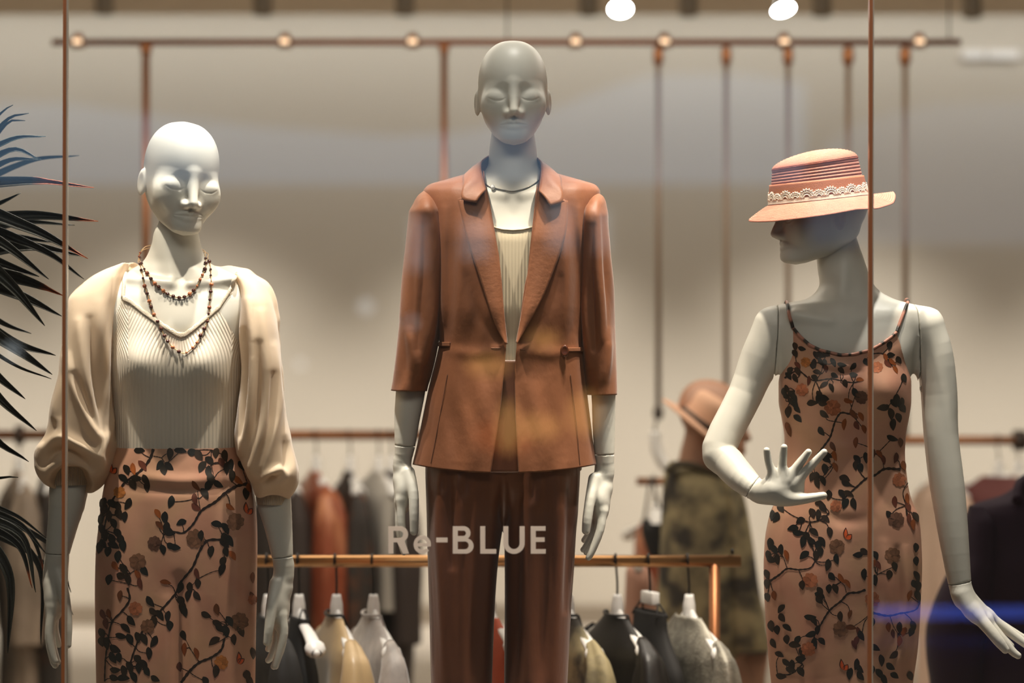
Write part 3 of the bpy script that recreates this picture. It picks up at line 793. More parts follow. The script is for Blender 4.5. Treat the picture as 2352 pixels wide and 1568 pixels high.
B_FOLDS = [([(1040, 470), (1036, 620), (1030, 760)], 16, -.006), ([(1022, 480), (1018, 600), (1022, 740)], 9, .005), ([(1058, 500), (1056, 640), (1046, 770)], 12, .005), ([(1310, 470), (1322, 600), (1318, 760)], 14, -.007), ([(1330, 480), (1336, 620), (1332, 760)], 8, .005), ([(1300, 540), (1302, 680), (1296, 780)], 12, .005),
           ([(1080, 640), (1100, 720), (1150, 790)], 14, -.004), ([(1278, 640), (1250, 720), (1200, 790)], 14, -.005), ([(1020, 800), (1080, 812), (1150, 806)], 14, .003), ([(1200, 806), (1260, 812), (1330, 804)], 14, .003), ([(1060, 850), (1050, 950), (1046, 1060)], 26, -.004), ([(1280, 860), (1300, 960), (1310, 1060)], 26, -.004), ([(1110, 880), (1100, 980), (1090, 1070)], 22, .004), ([(1235, 870), (1240, 980), (1245, 1070)], 22, .004)]
def blazer_body():
    pys = np.concatenate([np.linspace(396, 450, 26), np.linspace(455, 1079, 170)])
    nth = 420; rows = []
    zs = CAMZ - (pys - CY) * PX
    for z, py in zip(zs, pys):
        q = B_ROWS.at(np.array([z]))[0]; xc, a, y0, bf, bb = q; n = B_ROWS.n
        # angles of the two front edges
        yl = B_ROWS.front(left_edge(py), py)[0]; yr = B_ROWS.front(right_edge(py), py)[0]
        def ang(x): 
            u = np.clip((x - xc) / a, -.999, .999); c = np.sign(u) * abs(u) ** (n / 2); return -np.arccos(np.clip(c, -1, 1))
        t0 = ang(yr[0]); t1 = ang(yl[0])
        # from the right front edge round the back to the left front edge
        th = np.linspace(t0, t1 + 2 * np.pi, nth)
        rows.append(B_ROWS.ring(np.array([z]), th)[0])
    V = np.concatenate(rows); f = gridf(len(pys), nth)
    px, py = proj(V)
    # hem rises a little at the sides
    V[:, 2] += smoothstep(1000, 1079, py) * .012 * np.where(V[:, 1] < .03, np.clip(np.abs(px - 1160) / 200, 0, 1) ** 2, 1.3)
    V = push_folds(V, f, B_FOLDS, yside=False) if False else V + np.stack([np.zeros(len(V)), -fold(V, B_FOLDS) * (V[:, 1] < .0), np.zeros(len(V))], 1)
    V[:, 1] += .0012 * np.sin(px / 9.0 + 2 * np.sin(py / 60)) * (V[:, 1] < 0)
    return V, f
V, f = blazer_body()
blazer = mesh('blazer', V, f, M_SATIN, M_ROOT); solidify(blazer, .0022, -1)

def ystack(px, py, off=0.0): return B_ROWS.front(px, py, off)
def patch(name, inner, outer, offi, offo, m, parent, n=70, k=9, bow=.004):
    """lapel-like flap between an inner and an outer traced edge, lying on the blazer front"""
    a = spline(inner, n); b = spline(outer, n); V = []
    for i in range(k):
        t = i / (k - 1); c = a * (1 - t) + b * t
        off = offi * (1 - t) + offo * t + bow * math.sin(math.pi * t)
        V.append(ystack(c[:, 0], c[:, 1], off))
    V = np.concatenate(V); f = gridf(k, n)
    o = mesh(name, V, f if inner[0][0] > outer[0][0] else f[:, ::-1], m, parent); solidify(o, .0030, 0); return o
lap = patch('lapel', [(1113, 426), (1124, 477), (1136, 535), (1146, 600), (1157, 710), (1166, 790)], [(1092, 466), (1051, 457), (1078, 569), (1105, 646), (1136, 742), (1164, 792)][0:0] or [(1094, 466), (1078, 569), (1106, 648), (1136, 742), (1164, 791)], .004, .010, M_SATIN2, blazer) if False else None
def polyflap(name, left, right, m, parent, offl, offr, n=90, k=12, bow=.003):
    """rows between a left and a right edge, each given as (px, py) top to bottom"""
    a = np.asarray(left, float); b = np.asarray(right, float)
    ta = np.concatenate([[0], np.cumsum(np.hypot(*np.diff(a, axis=0).T))]); tb = np.concatenate([[0], np.cumsum(np.hypot(*np.diff(b, axis=0).T))])
    u = np.linspace(0, 1, n)
    A = np.stack([np.interp(u * ta[-1], ta, a[:, i]) for i in (0, 1)], 1); Bq = np.stack([np.interp(u * tb[-1], tb, b[:, i]) for i in (0, 1)], 1)
    V = []
    for i in range(k):
        t = i / (k - 1); c = A * (1 - t) + Bq * t
        V.append(ystack(c[:, 0], c[:, 1], 0) + np.array([0, -1, 0]) * ((offl * (1 - t) + offr * t) + bow * math.sin(math.pi * t)))
    o = mesh(name, np.concatenate(V), gridf(k, n)[:, ::-1], m, parent); solidify(o, .0030, 0); return o
def dens(p, n=40): return spline(p, n)
# peak lapels: outer edge starts at the notch corner, runs out to the peak, then down to the button
Lo = [(1094, 465), (1072, 462), (1051, 457)] + [tuple(q) for q in dens([(1051, 457), (1066, 520), (1080, 572), (1105, 646), (1136, 742), (1161, 790)])[1:]]
Li = [(1094, 465), (1105, 450), (1116, 436)] + [tuple(q) for q in dens([(1116, 436), (1126, 485), (1147, 600), (1157, 712), (1164.5, 790)])[1:]]
polyflap('lapel', Lo, Li, M_SATIN2, blazer, .014, .005)
Ro = [(1264, 473), (1284, 468), (1304, 461)] + [tuple(q) for q in dens([(1304, 461), (1300, 531), (1282, 594), (1275, 612), (1244, 688), (1188, 789)])[1:]]
Ri = [(1264, 473), (1250, 456), (1237, 438)] + [tuple(q) for q in dens([(1237, 438), (1224, 531), (1212, 634), (1199, 715), (1186, 786)])[1:]]
polyflap('lapel', Ri, Ro, M_SATIN2, blazer, .005, .014)
# collar: up round the back of the neck
inn = [(1116, 437, -.098), (1110, 410, -.072), (1105, 385, -.045), (1111, 366, -.005), (1140, 352, .052), (1177, 349, .068), (1212, 353, .052), (1238, 367, -.005), (1243, 386, -.045), (1241, 411, -.072), (1237, 439, -.098)]
out = [(1094, 465, -.117), (1061, 456, -.108), (1064, 425, -.086), (1068, 401, -.030), (1110, 392, .070), (1177, 390, .098), (1244, 393, .070), (1284, 404, -.030), (1290, 430, -.086), (1293, 461, -.108), (1264, 473, -.119)]
A = spline([P(*q) for q in inn], 120); Bq = spline([P(*q) for q in out], 120)
V = np.concatenate([A * (1 - t) + Bq * t + np.array([0, -.003, .003]) * math.sin(math.pi * t) for t in np.linspace(0, 1, 9)])
o = mesh('collar', V, gridf(9, 120), M_SATIN2, blazer); solidify(o, .0035, 0)
# sleeves
def sleeve(rows, folds):
    R = Rows(rows, 2.2); zs = np.linspace(R.z[0], R.z[-1], 130); nth = 140
    th = np.linspace(0, 2 * np.pi, nth + 1)[:-1]
    V = R.ring(zs, th).reshape(-1, 3); f = gridf(len(zs), nth, True)[:, ::-1]
    V = push_folds(V, f, folds, yside=False)
    ph = np.tile(th, len(zs)); px, py = proj(V)
    V = V + vnormals(V, f) * (.0016 * np.sin(5 * ph + 2.0 * np.sin(py / 70.0)) * smoothstep(440, 520, py))[:, None]
    o = mesh('sleeve', V, f, M_SATIN, blazer); solidify(o, .0022, -1)
    # turned hem line
    return R
SL = [(442, 973, 982, .012, .024, .024), (450, 963, 996, .010, .044, .044), (468, 952, 1007, .006, .066, .064), (490, 942, 1016, .0, .076, .072), (560, 935, 1014, .0, .076, .072), (660, 925, 1012, .0, .072, .068), (760, 915, 1006, .0, .068, .064), (860, 907, 988, .0, .062, .060), (885, 904, 981, .0, .060, .058), (897, 902, 979, .0, .060, .058)]
SR = [(446, 1364, 1374, .012, .024, .024), (454, 1351, 1384, .010, .044, .044), (472, 1340, 1391, .006, .066, .064), (500, 1334, 1396, .0, .076, .072), (560, 1338, 1401, .0, .076, .072), (660, 1338, 1407, .0, .072, .068), (780, 1338, 1410, .0, .066, .062), (870, 1346, 1413, .0, .060, .058), (895, 1349, 1414, .0, .058, .056), (906, 1350, 1414, .0, .058, .056)]
sleeve(SL, [([(985, 470), (996, 560), (994, 700), (975, 830)], 12, -.012), ([(958, 480), (952, 600), (945, 760)], 12, .006), ([(975, 500), (972, 640), (960, 800)], 10, .006), ([(940, 760), (955, 830), (970, 870)], 10, -.006), ([(925, 740), (928, 820), (935, 870)], 9, .004)])
sleeve(SR, [([(1352, 480), (1350, 600), (1352, 740), (1358, 840)], 9, -.011), ([(1385, 480), (1392, 620), (1396, 780)], 9, .006), ([(1372, 500), (1374, 640), (1380, 780)], 10, -.007), ([(1362, 520), (1362, 660), (1366, 800)], 8, .006), ([(1400, 760), (1396, 830), (1390, 870)], 8, -.004)])
# seams and stitched hems
def stitch(pts, r=.0007, off=.0032, name='seam', par=None, m=None):
    c = spline(pts, 60)
    V = ystack(c[:, 0], c[:, 1], off); V[:, 1] -= fold(V, B_FOLDS)
    MB().tube(V, r, 6).build(name, m or M_SEAM, par or blazer)
stitch([(1030, 860), (1010, 970), (992, 1064)]); stitch([(1308, 860), (1322, 980), (1330, 1068)])
# waist tabs, buttonholes, button
def tab(x0, x1, y0, y1):
    xs = np.linspace(x0, x1, 24); V = np.concatenate([ystack(xs, np.full(24, y) + 0 * xs, .0045) for y in np.linspace(y0, y1, 5)])
    o = mesh('waist_tab', V, gridf(5, 24)[:, ::-1], M_SATIN2, blazer); solidify(o, .004, 0)
tab(1013, 1037, 785, 796); tab(1300, 1336, 798, 808)
for x0, x1, yy in ((1128, 1152, 799.5), (1194, 1212, 803)):
    xs = np.linspace(x0, x1, 10)
    hole = MB().tube(ystack(xs, np.full(10, yy), .002), .0019, 8).build('buttonhole', M_SATIN2, blazer)
    MB().tube(ystack(xs[2:-1], np.full(7, yy + .4), .0036), .0007, 6).build('slit', M_SEAM, hole)
c = ystack(1293, 806, .006)[0]
mb = MB(); th = np.linspace(0, 2 * np.pi, 33)[:-1]
prof = [(0, -.0045), (.006, -.0045), (.0085, -.0052), (.0100, -.0035), (.0100, .002), (.0, .002)]
mb.add(np.array([[c[0] + .9 * r * np.cos(t), c[1] + y, c[2] + 1.25 * r * np.sin(t)] for r, y in prof for t in th]), gridf(len(prof), 32, True))
mb.build('button', M_HORN, blazer)

# trousers
TR_L = Rows([(1000, 978, 1178, .0, .098, .100), (1075, 977, 1178, .0, .100, .104), (1150, 979, 1170, .0, .100, .104), (1185, 980, 1161, .0, .098, .102), (1230, 981, 1152, .0, .096, .10), (1300, 983, 1143, .0, .092, .096), (1400, 986, 1136, .0, .088, .092), (1568, 990, 1130, .0, .084, .088), (1800, 1000, 1120, .0, .085, .085), (1985, 1004, 1116, .0, .085, .085)], 2.15)
TR_R = Rows([(1000, 1140, 1336, .0, .098, .100), (1075, 1140, 1333, .0, .100, .104), (1150, 1150, 1329, .0, .100, .104), (1185, 1155, 1327, .0, .098, .102), (1230, 1158, 1323, .0, .096, .10), (1300, 1159, 1319, .0, .092, .096), (1400, 1159, 1312, .0, .088, .092), (1568, 1158, 1303, .0, .084, .088), (1800, 1160, 1290, .0, .085, .085), (1985, 1164, 1284, .0, .085, .085)], 2.15)
def TRf(p):
    l, r = TR_L.sdf(p), TR_R.sdf(p)
    return smin(l, r, .004 + .075 * smoothstep(P(0, 1210)[2], P(0, 1090)[2], p[:, 2]))
v, f = surface(TRf, P(960, 1990, 0) - [0, .14, 0], P(1350, 992, 0) + [0, .14, 0], .0042)
TR_FOLDS = [([(1015, 1085), (1010, 1200), (1018, 1350), (1026, 1560)], 14, .009), ([(1036, 1085), (1034, 1180), (1040, 1300)], 8, -.007), ([(1060, 1090), (1062, 1200), (1064, 1350), (1062, 1560)], 16, .008), ([(1095, 1090), (1096, 1220), (1094, 1400), (1088, 1560)], 22, -.010), ([(1130, 1090), (1128, 1200), (1118, 1400), (1110, 1560)], 14, .006),
            ([(1070, 1090), (1068, 1140)], 6, -.005), ([(1020, 1090), (1018, 1130)], 5, -.005), ([(1052, 1090), (1050, 1150)], 5, .004),
            ([(1190, 1100), (1186, 1220), (1182, 1400), (1176, 1560)], 14, -.008), ([(1215, 1100), (1214, 1250), (1212, 1400), (1208, 1560)], 14, .007), ([(1250, 1100), (1256, 1250), (1252, 1400), (1246, 1560)], 20, -.010), ([(1285, 1100), (1282, 1220), (1272, 1400), (1264, 1560)], 16, .008), ([(1312, 1100), (1308, 1220), (1300, 1400)], 10, -.006), ([(1225, 1090), (1222, 1150)], 5, -.005), ([(1244, 1090), (1242, 1160)], 5, .004),
            ([(1157, 1090), (1157, 1200)], 10, -.010)]
v = push_folds(v, f, TR_FOLDS)
tr = mesh('trousers', v, f, M_TROUS, M_ROOT)
V = np.concatenate([P(1158, y, -.104)[None] for y in (850, 900)])
W_ROWS = Rows([(826, 1040, 1316, .0, .090, .088), (850, 1034, 1320, .0, .091, .090), (870, 1026, 1324, .0, .092, .092), (930, 1006, 1330, .0, .096, .098), (1010, 985, 1332, .0, .099, .102), (1079, 984, 1332, .0, .0985, .104)], 2.2)
zs = np.linspace(W_ROWS.z[0], W_ROWS.z[-1], 40)
V, f = loft_part('hips', W_ROWS, zs, 120, None, None)
hp = mesh('waist_front', V, f, M_TROUS, tr); solidify(hp, .003, -1)
for yy in (832, 868):
    xs = np.linspace(1130, 1200, 30); MB().tube(W_ROWS.front(xs, np.full(30, float(yy)), .001), .0012, 6).build('waistband_seam', M_SEAM, tr)
# ---------------------------------------------------------------- floral print on the satin skirt and slip dress
M_PRINT = mat('floral_satin', srgb(200, 150, 122), rough=.42, spec=.35, attr='Col', vary=.10, vscale=14, bump=.10, bscale=60, contrast=(.3, .7))
PINK = np.array(srgb(214, 162, 134)[:3]); PINK2 = np.array(srgb(206, 144, 122)[:3]); TAN = np.array(srgb(206, 166, 128)[:3])
DARK = [np.array(srgb(*c)[:3]) for c in ((24, 21, 18), (31, 26, 20), (21, 23, 21), (38, 28, 20))]
BRN = [np.array(srgb(*c)[:3]) for c in ((120, 62, 28), (96, 54, 30), (138, 74, 34), (88, 46, 34))]
BRA = np.array(srgb(36, 27, 24)[:3])

class Print:
    """flat motifs laid on the cloth and fused into its mesh"""
    def __init__(s, R, folds, top): s.top = top; s.R = R; s.folds = folds; s.v = []; s.f3 = []; s.f4 = []; s.c = []; s.n = 0; s.lev = 0
    def put(s, pts, f, col, lift):
        pts = np.array(pts, float); pts[:, 1] = np.maximum(pts[:, 1], s.top(pts[:, 0]))
        v = s.R.front(pts[:, 0], pts[:, 1], .0)
        d = fold(v, s.folds) if s.folds else 0
        e = np.stack([np.zeros(len(v)), -np.ones(len(v)), np.zeros(len(v))], 1)
        w = s.R.front(pts[:, 0], pts[:, 1], lift) - v
        v = v + e * np.reshape(d, (-1, 1)) + w
        f = np.asarray(f) + s.n
        (s.f3 if f.shape[1] == 3 else s.f4).append(f)
        s.v.append(v); s.c.append(np.broadcast_to(col, (len(v), 3)) if np.ndim(col) == 1 else col); s.n += len(v)
    def up(s): s.lev = (s.lev + 1) % 7; return .0007 + .00005 * s.lev
    def leaf(s, x, y, L, W_, ang, col):
        a = math.radians(ang); ca, sa = math.cos(a), math.sin(a); n = 9
        t = np.linspace(0, 1, n); w = W_ * .5 * np.sin(np.pi * t ** .8) ** .85; bend = L * .06 * np.sin(np.pi * t) * (1 if (x + y) % 2 < 1 else -1)
        pts = []; cols = []
        for sgn in (1, 0, -1):
            for i in range(n):
                u = (t[i] - .5) * L; q = w[i] * sgn + bend[i]
                pts.append((x + u * ca - q * sa, y + u * sa + q * ca))
                cols.append(col * (1.0 if sgn else 1.45) * (1 + .35 * (sgn > 0)))
        s.put(pts, gridf(3, n), np.array(cols), s.up())
    def branch(s, pts, w0, w1, col=BRA):
        c = spline(pts, max(8, len(pts) * 7)); d = np.gradient(c, axis=0); d /= np.linalg.norm(d, axis=1)[:, None]
        nn = np.stack([-d[:, 1], d[:, 0]], 1); w = np.linspace(w0, w1, len(c)) / 2 * (1 + .22 * np.sin(np.arange(len(c)) * 1.7))
        s.put(np.vstack([c + nn * w[:, None], c - nn * w[:, None]]), gridf(2, len(c)), col, .0006)
    def flower(s, x, y, r, col, dark=.55):
        rnd = random.Random(int(x * 13 + y * 7))
        for n, R0, L, w in ((9, .56, .95, .72), (7, .36, .72, .58), (5, .17, .46, .42)):
            o = rnd.uniform(0, 6.28)
            for i in range(n):
                a = o + 2 * math.pi * i / n + rnd.uniform(-.12, .12); q = r * R0
                s.leaf(x + q * math.cos(a), y + q * math.sin(a), r * L * rnd.uniform(.9, 1.1), r * w, math.degrees(a) + 180, col * rnd.uniform(.62, 1.12))
        s.leaf(x, y, r * .3, r * .26, rnd.uniform(0, 180), col * .5)
    def butterfly(s, x, y, L, ang):
        o = np.array(srgb(196, 84, 40)[:3]); k = np.array(srgb(62, 34, 26)[:3])
        for da, l, w, c in ((-28, 1.0, .42, k), (-28, .86, .30, o), (22, .62, .5, k), (22, .54, .38, o * 1.1), (-4, .5, .07, k)):
            a = math.radians(ang + da); s.leaf(x + math.cos(a) * L * l * .5, y + math.sin(a) * L * l * .5, L * l, L * w, ang + da, c)

def garment(name, R, zs, nth, folds, parent, pr, extra=None):
    th = np.linspace(0, 2 * np.pi, nth + 1)[:-1]
    V = R.ring(zs, th).reshape(-1, 3); f = gridf(len(zs), nth, True)[:, ::-1]
    d = fold(V, folds) * smoothstep(.02, -.04, V[:, 1]); V = V + np.stack([0 * d, -d, 0 * d], 1)
    px, py = proj(V)
    nz = np.sin(px / 37.0 + 2 * np.sin(py / 61.0)) * np.sin(py / 47.0 + 1.7 * np.sin(px / 53.0))
    C = PINK + (PINK2 - PINK) * smoothstep(.1, .9, nz)[:, None] * .5 + (TAN - PINK) * smoothstep(.1, .9, -nz)[:, None] * .4
    if extra is not None: V, f, C = extra(V, f, C, px, py)
    fs = [np.asarray(f)]
    n0 = len(V); v4 = [V] + pr.v; c4 = [C] + pr.c
    if pr.f4: fs[0] = np.vstack([fs[0]] + [x + n0 for x in pr.f4])
    f3 = np.vstack([x + n0 for x in pr.f3]) if pr.f3 else []
    return mesh(name, np.vstack(v4), [fs[0], f3], M_PRINT, parent, cattr={'Col': np.vstack(c4)})

def trace(pr, tx, branches, twigs, leaves, flowers, flies, size=(62, 36)):
    for pts, w0, w1 in branches: pr.branch([tx(*p) for p in pts], w0 * tx.k, w1 * tx.k)
    rnd = random.Random(3)
    bp = [np.array(tx(*p)) for b in branches for p in b[0]]
    for q in leaves:
        x, y, a = q[:3]; br = len(q) > 3
        L = size[0] * rnd.uniform(.85, 1.12) * tx.k; w = size[1] * rnd.uniform(.85, 1.1) * tx.k * (.8 if br else 1)
        X, Y = tx(x, y)
        # stalk towards the nearest bit of branch
        if bp:
            j = min(range(len(bp)), key=lambda i: (bp[i][0] - X) ** 2 + (bp[i][1] - Y) ** 2); d = math.hypot(bp[j][0] - X, bp[j][1] - Y)
            if L * .5 < d < L * 2.2:
                m = (np.array([X, Y]) + bp[j]) / 2 + np.array([rnd.uniform(-6, 6), rnd.uniform(-6, 6)])
                pr.branch([(X, Y), tuple(m), tuple(bp[j])], 1.6, 2.2)
        pr.leaf(X, Y, L, w, a + rnd.uniform(-8, 8), rnd.choice(BRN if br else DARK) * rnd.uniform(.8, 1.2))
    for x, y, r, c in flowers:
        X, Y = tx(x, y); col = np.array(srgb(*{0: (120, 84, 62), 1: (172, 104, 72), 2: (178, 112, 58), 3: (96, 66, 52)}[c])[:3]); pr.flower(X, Y, r * tx.k, col)
    for x, y, a in flies:
        X, Y = tx(x, y); pr.butterfly(X, Y, 62 * tx.k, a)

class TX:
    def __init__(s, ox, oy, k): s.ox, s.oy, s.k = ox, oy, k
    def __call__(s, x, y): return (s.ox + x * s.k, s.oy + y * s.k)
b = 1
# skirt of the left figure
S = Print(L_SKIRT, L_SKIRT_FOLDS, lambda x: 1028 + 0 * x)
trace(S, TX(0, 850, 1 / 2.184), [
    ([(770, 395), (755, 440), (720, 490), (680, 525), (630, 560), (600, 600), (560, 660), (540, 720), (522, 800)], 14, 7), ([(1240, 570), (1190, 580), (1130, 615), (1080, 660), (1010, 705), (970, 770), (920, 815), (870, 810), (820, 825)], 16, 8),
    ([(1120, 850), (1040, 855), (1000, 910), (965, 990), (905, 1065), (880, 1120), (820, 1190), (770, 1240), (720, 1300), (680, 1390), (650, 1480)], 13, 9), ([(640, 1090), (650, 1150), (610, 1210), (565, 1260), (545, 1340), (530, 1450), (525, 1560)], 11, 6),
    ([(1125, 1345), (1110, 1400), (1060, 1440), (1000, 1465), (950, 1510), (905, 1570)], 11, 14), ([(770, 430), (810, 440), (830, 470)], 4, 3), ([(1005, 700), (995, 640), (990, 605)], 4, 3), ([(1060, 400), (1060, 470), (1075, 540)], 5, 3), ([(975, 1000), (985, 1050), (950, 1090)], 4, 3),
    ([(1120, 1330), (1140, 1280), (1190, 1265)], 5, 4), ([(1000, 1460), (960, 1400), (930, 1350)], 4, 3), ([(690, 1000), (655, 1020), (645, 1070)], 4, 4)], [],
    [(700, 403, 0), (850, 420, 90), (905, 405, 10), (965, 408, 0), (1000, 425, 60), (1085, 415, 100), (1130, 430, 80), (1015, 485, 110), (1050, 455, 45), (1110, 465, 70, b), (1140, 490, 90), (1160, 475, 80), (1160, 530, 95), (1210, 480, 60), (1050, 510, 80), (1060, 545, 80), (1095, 570, 30), (1195, 550, 50, b), (1230, 620, 90), (1250, 590, 70, b),
     (800, 475, 120), (825, 500, 90), (850, 480, 40), (635, 500, 60), (620, 545, 40), (685, 545, 10), (665, 575, 60), (735, 550, 60), (740, 585, 90), (715, 480, 60, b), (672, 495, 80, b), (520, 670, 110), (525, 700, 100), (560, 670, 60), (590, 685, 60), (640, 670, 120), (600, 720, 80), (628, 735, 95), (545, 730, 95), (510, 750, 100), (570, 770, 70), (510, 800, 80), (530, 830, 90), (560, 850, 80), (590, 820, 60), (610, 850, 70), (620, 880, 90), (545, 910, 100), (497, 890, 100), (520, 870, 60), (570, 880, 20),
     (985, 580, 60, b), (1040, 580, 110), (1025, 620, 50), (980, 645, 70, b), (985, 685, 40, b), (855, 660, 110), (790, 720, 60, b), (830, 740, 80), (800, 780, 50, b), (840, 790, 80), (850, 810, 20), (910, 765, 150), (815, 900, 70), (860, 880, 30), (880, 885, 20), (1010, 830, 90), (1155, 685, 30, b), (1090, 775, 20), (1130, 795, 60), (1130, 840, 60), (1155, 855, 70), (1060, 910, 100), (1135, 910, 80), (1165, 930, 60, b), (1115, 1000, 110), (1125, 870, 40), (1120, 960, 100),
     (595, 935, 90), (580, 980, 60, b), (620, 1000, 60), (610, 1030, 20), (640, 1050, 70), (550, 1050, 110), (725, 1005, 60), (690, 1030, 60, b), (705, 1070, 70, b), (605, 1130, 90, b), (830, 1065, 10, b), (900, 1090, 110), (955, 1090, 80), (990, 1070, 80), (990, 1020, 80, b), (945, 1130, 110), (990, 1130, 60), (755, 1160, 60), (770, 1210, 30), (800, 1230, 50), (770, 1260, 90), (845, 1235, 100), (850, 1280, 80), (910, 1190, 90), (905, 1160, 70), (920, 1210, 60),
     (520, 1225, 60, b), (550, 1220, 80, b), (535, 1270, 90, b), (660, 1255, 55), (510, 1320, 70), (515, 1360, 90), (540, 1370, 80), (610, 1330, 10), (630, 1295, 40), (580, 1395, 30), (570, 1440, 70), (600, 1440, 80), (650, 1350, 60), (690, 1340, 80), (720, 1350, 60), (770, 1360, 110), (745, 1420, 90), (690, 1450, 60), (580, 1500, 10), (620, 1510, 80), (650, 1490, 60), (700, 1490, 90), (720, 1480, 70), (740, 1510, 60), (575, 1540, 20), (620, 1545, 0), (780, 1545, 20), (670, 1540, 60),
     (1035, 1225, 20), (1090, 1200, 80, b), (1090, 1265, 10), (1105, 1290, 50), (1130, 1310, 70), (1150, 1260, 60), (1205, 1310, 70), (1075, 1360, 150), (1175, 1350, 90), (920, 1330, 70), (925, 1400, 90, b), (985, 1420, 80, b), (1080, 1510, 100), (1240, 1530, 80), (1265, 1420, 90), (1262, 1140, 80, b), (1268, 1040, 90, b), (1030, 1560, 60), (900, 1490, 90, b), (1255, 1560, 60)],
    [(600, 612, 30, 2), (775, 870, 38, 3), (980, 845, 48, 0), (1180, 760, 44, 0), (690, 960, 42, 0), (680, 1195, 35, 1), (740, 1285, 36, 0), (1200, 1260, 46, 0), (1110, 1465, 36, 2), (1265, 1150, 26, 1)],
    [(1240, 720, -70), (1195, 1470, -60), (560, 515, -65)])
zs = np.linspace(L_SKIRT.z[0], L_SKIRT.z[-1], 240)
skirt = garment('skirt', L_SKIRT, zs, 300, L_SKIRT_FOLDS, L_ROOT, S); 
# slip dress of the right figure
R_b = [(P(1868, 0)[0], P(0, 905)[2], 58 * PX, 62 * PX, .030), (P(2024, 0)[0], P(0, 900)[2], 58 * PX, 62 * PX, .030)]
R_DRESS = Rows([(694, 1796, 2096, .014, .088, .074), (752, 1794, 2098, .006, .104, .084), (800, 1798, 2094, .0, .104, .09), (835, 1798, 2086, .0, .102, .092), (880, 1789, 2091, .0, .100, .092), (920, 1789, 2091, .0, .096, .09), (960, 1796, 2086, .0, .092, .088), (1000, 1802, 2079, .0, .090, .088), (1040, 1803, 2077, .0, .090, .09), (1090, 1800, 2081, .0, .093, .096),
                (1140, 1786, 2090, .0, .098, .106), (1185, 1768, 2108, .0, .102, .114), (1240, 1758, 2114, .0, .104, .120), (1300, 1755, 2116, .0, .105, .122), (1380, 1757, 2113, .0, .103, .118), (1480, 1763, 2107, .0, .100, .112), (1570, 1772, 2095, .0, .098, .106), (1700, 1785, 2085, .0, .10, .105), (1990, 1780, 2100, .0, .11, .11)], 2.3, bumps=R_b)
R_FOLDS = [([(1830, 1010), (1900, 1030), (1990, 1020)], 14, .003), ([(2030, 1250), (2036, 1360), (2030, 1480)], 14, .005), ([(2060, 1260), (2066, 1370), (2060, 1500)], 9, -.005), ([(2080, 1260), (2084, 1360), (2078, 1500)], 9, .004), ([(1900, 1180), (1940, 1196), (2000, 1190)], 16, -.003), ([(1800, 1180), (1790, 1260), (1792, 1380)], 12, .003), ([(1960, 1240), (1968, 1400), (1964, 1560)], 24, -.003), ([(1870, 1300), (1866, 1430), (1872, 1560)], 22, .003),
           ([(1880, 830), (1920, 840), (1960, 838)], 7, .003), ([(1890, 850), (1930, 858), (1975, 852)], 6, -.003)]
R_NECK = lambda px: np.interp(px, [1785, 1806, 1823, 1838, 1860, 1885, 1930, 1962, 2000, 2030, 2050, 2058, 2068, 2078, 2092], [852, 815, 753, 772, 792, 804, 815, 813, 803, 786, 771, 763, 790, 830, 868])
D = Print(R_DRESS, R_FOLDS, lambda x: R_NECK(x) + 1)
trace(D, TX(1600, 300, 1 / 2.412), [
    ([(488, 1370), (560, 1330), (620, 1370), (660, 1385), (740, 1375), (800, 1385), (870, 1395), (925, 1380)], 9, 6), ([(660, 1385), (690, 1340), (700, 1290)], 5, 4), ([(975, 1235), (1030, 1235), (1060, 1270), (1100, 1330)], 7, 4), ([(1150, 1360), (1120, 1430), (1080, 1500)], 6, 4), ([(545, 1440), (520, 1500), (490, 1560)], 6, 4)], [],
    [(545, 1195, 80), (585, 1205, 10), (545, 1235, 60), (520, 1330, 110), (510, 1360, 60), (560, 1335, 60), (550, 1370, 70), (560, 1300, 50, b), (660, 1245, 60), (690, 1240, 20), (720, 1235, 40), (655, 1290, 80), (690, 1280, 60), (705, 1290, 100), (645, 1300, 90), (715, 1320, 75, b), (755, 1285, 70), (805, 1295, 10), (865, 1305, 130), (800, 1330, 45), (765, 1355, 30), (870, 1350, 0), (905, 1380, 0, b), (670, 1340, 20), (655, 1370, 30), (705, 1410, 140), (745, 1425, 60), (825, 1400, 70), (620, 1385, 100, b), (505, 1430, 60), (490, 1450, 70), (540, 1480, 45), (520, 1500, 60), (550, 1510, 80), (500, 1470, 40), (560, 1540, 60), (680, 1465, 70), (700, 1480, 10), (650, 1510, 0), (700, 1510, 10), (840, 1495, 10, b), (880, 1450, 60), (940, 1280, 60), (970, 1260, 90, b), (1045, 1255, 70, b), (1070, 1190, 100), (1060, 1290, 45, b), (1085, 1280, 50, b), (1100, 1325, 60, b), (1075, 1245, 0), (1040, 1530, 170), (1090, 1510, 60), (1140, 1500, 80), (1150, 1370, 70), (1120, 1270, 60)],
    [(605, 1282, 28, 2), (585, 1435, 35, 1), (740, 1530, 36, 1), (910, 1475, 36, 3), (1000, 1310, 32, 1)], [], size=(54, 30))
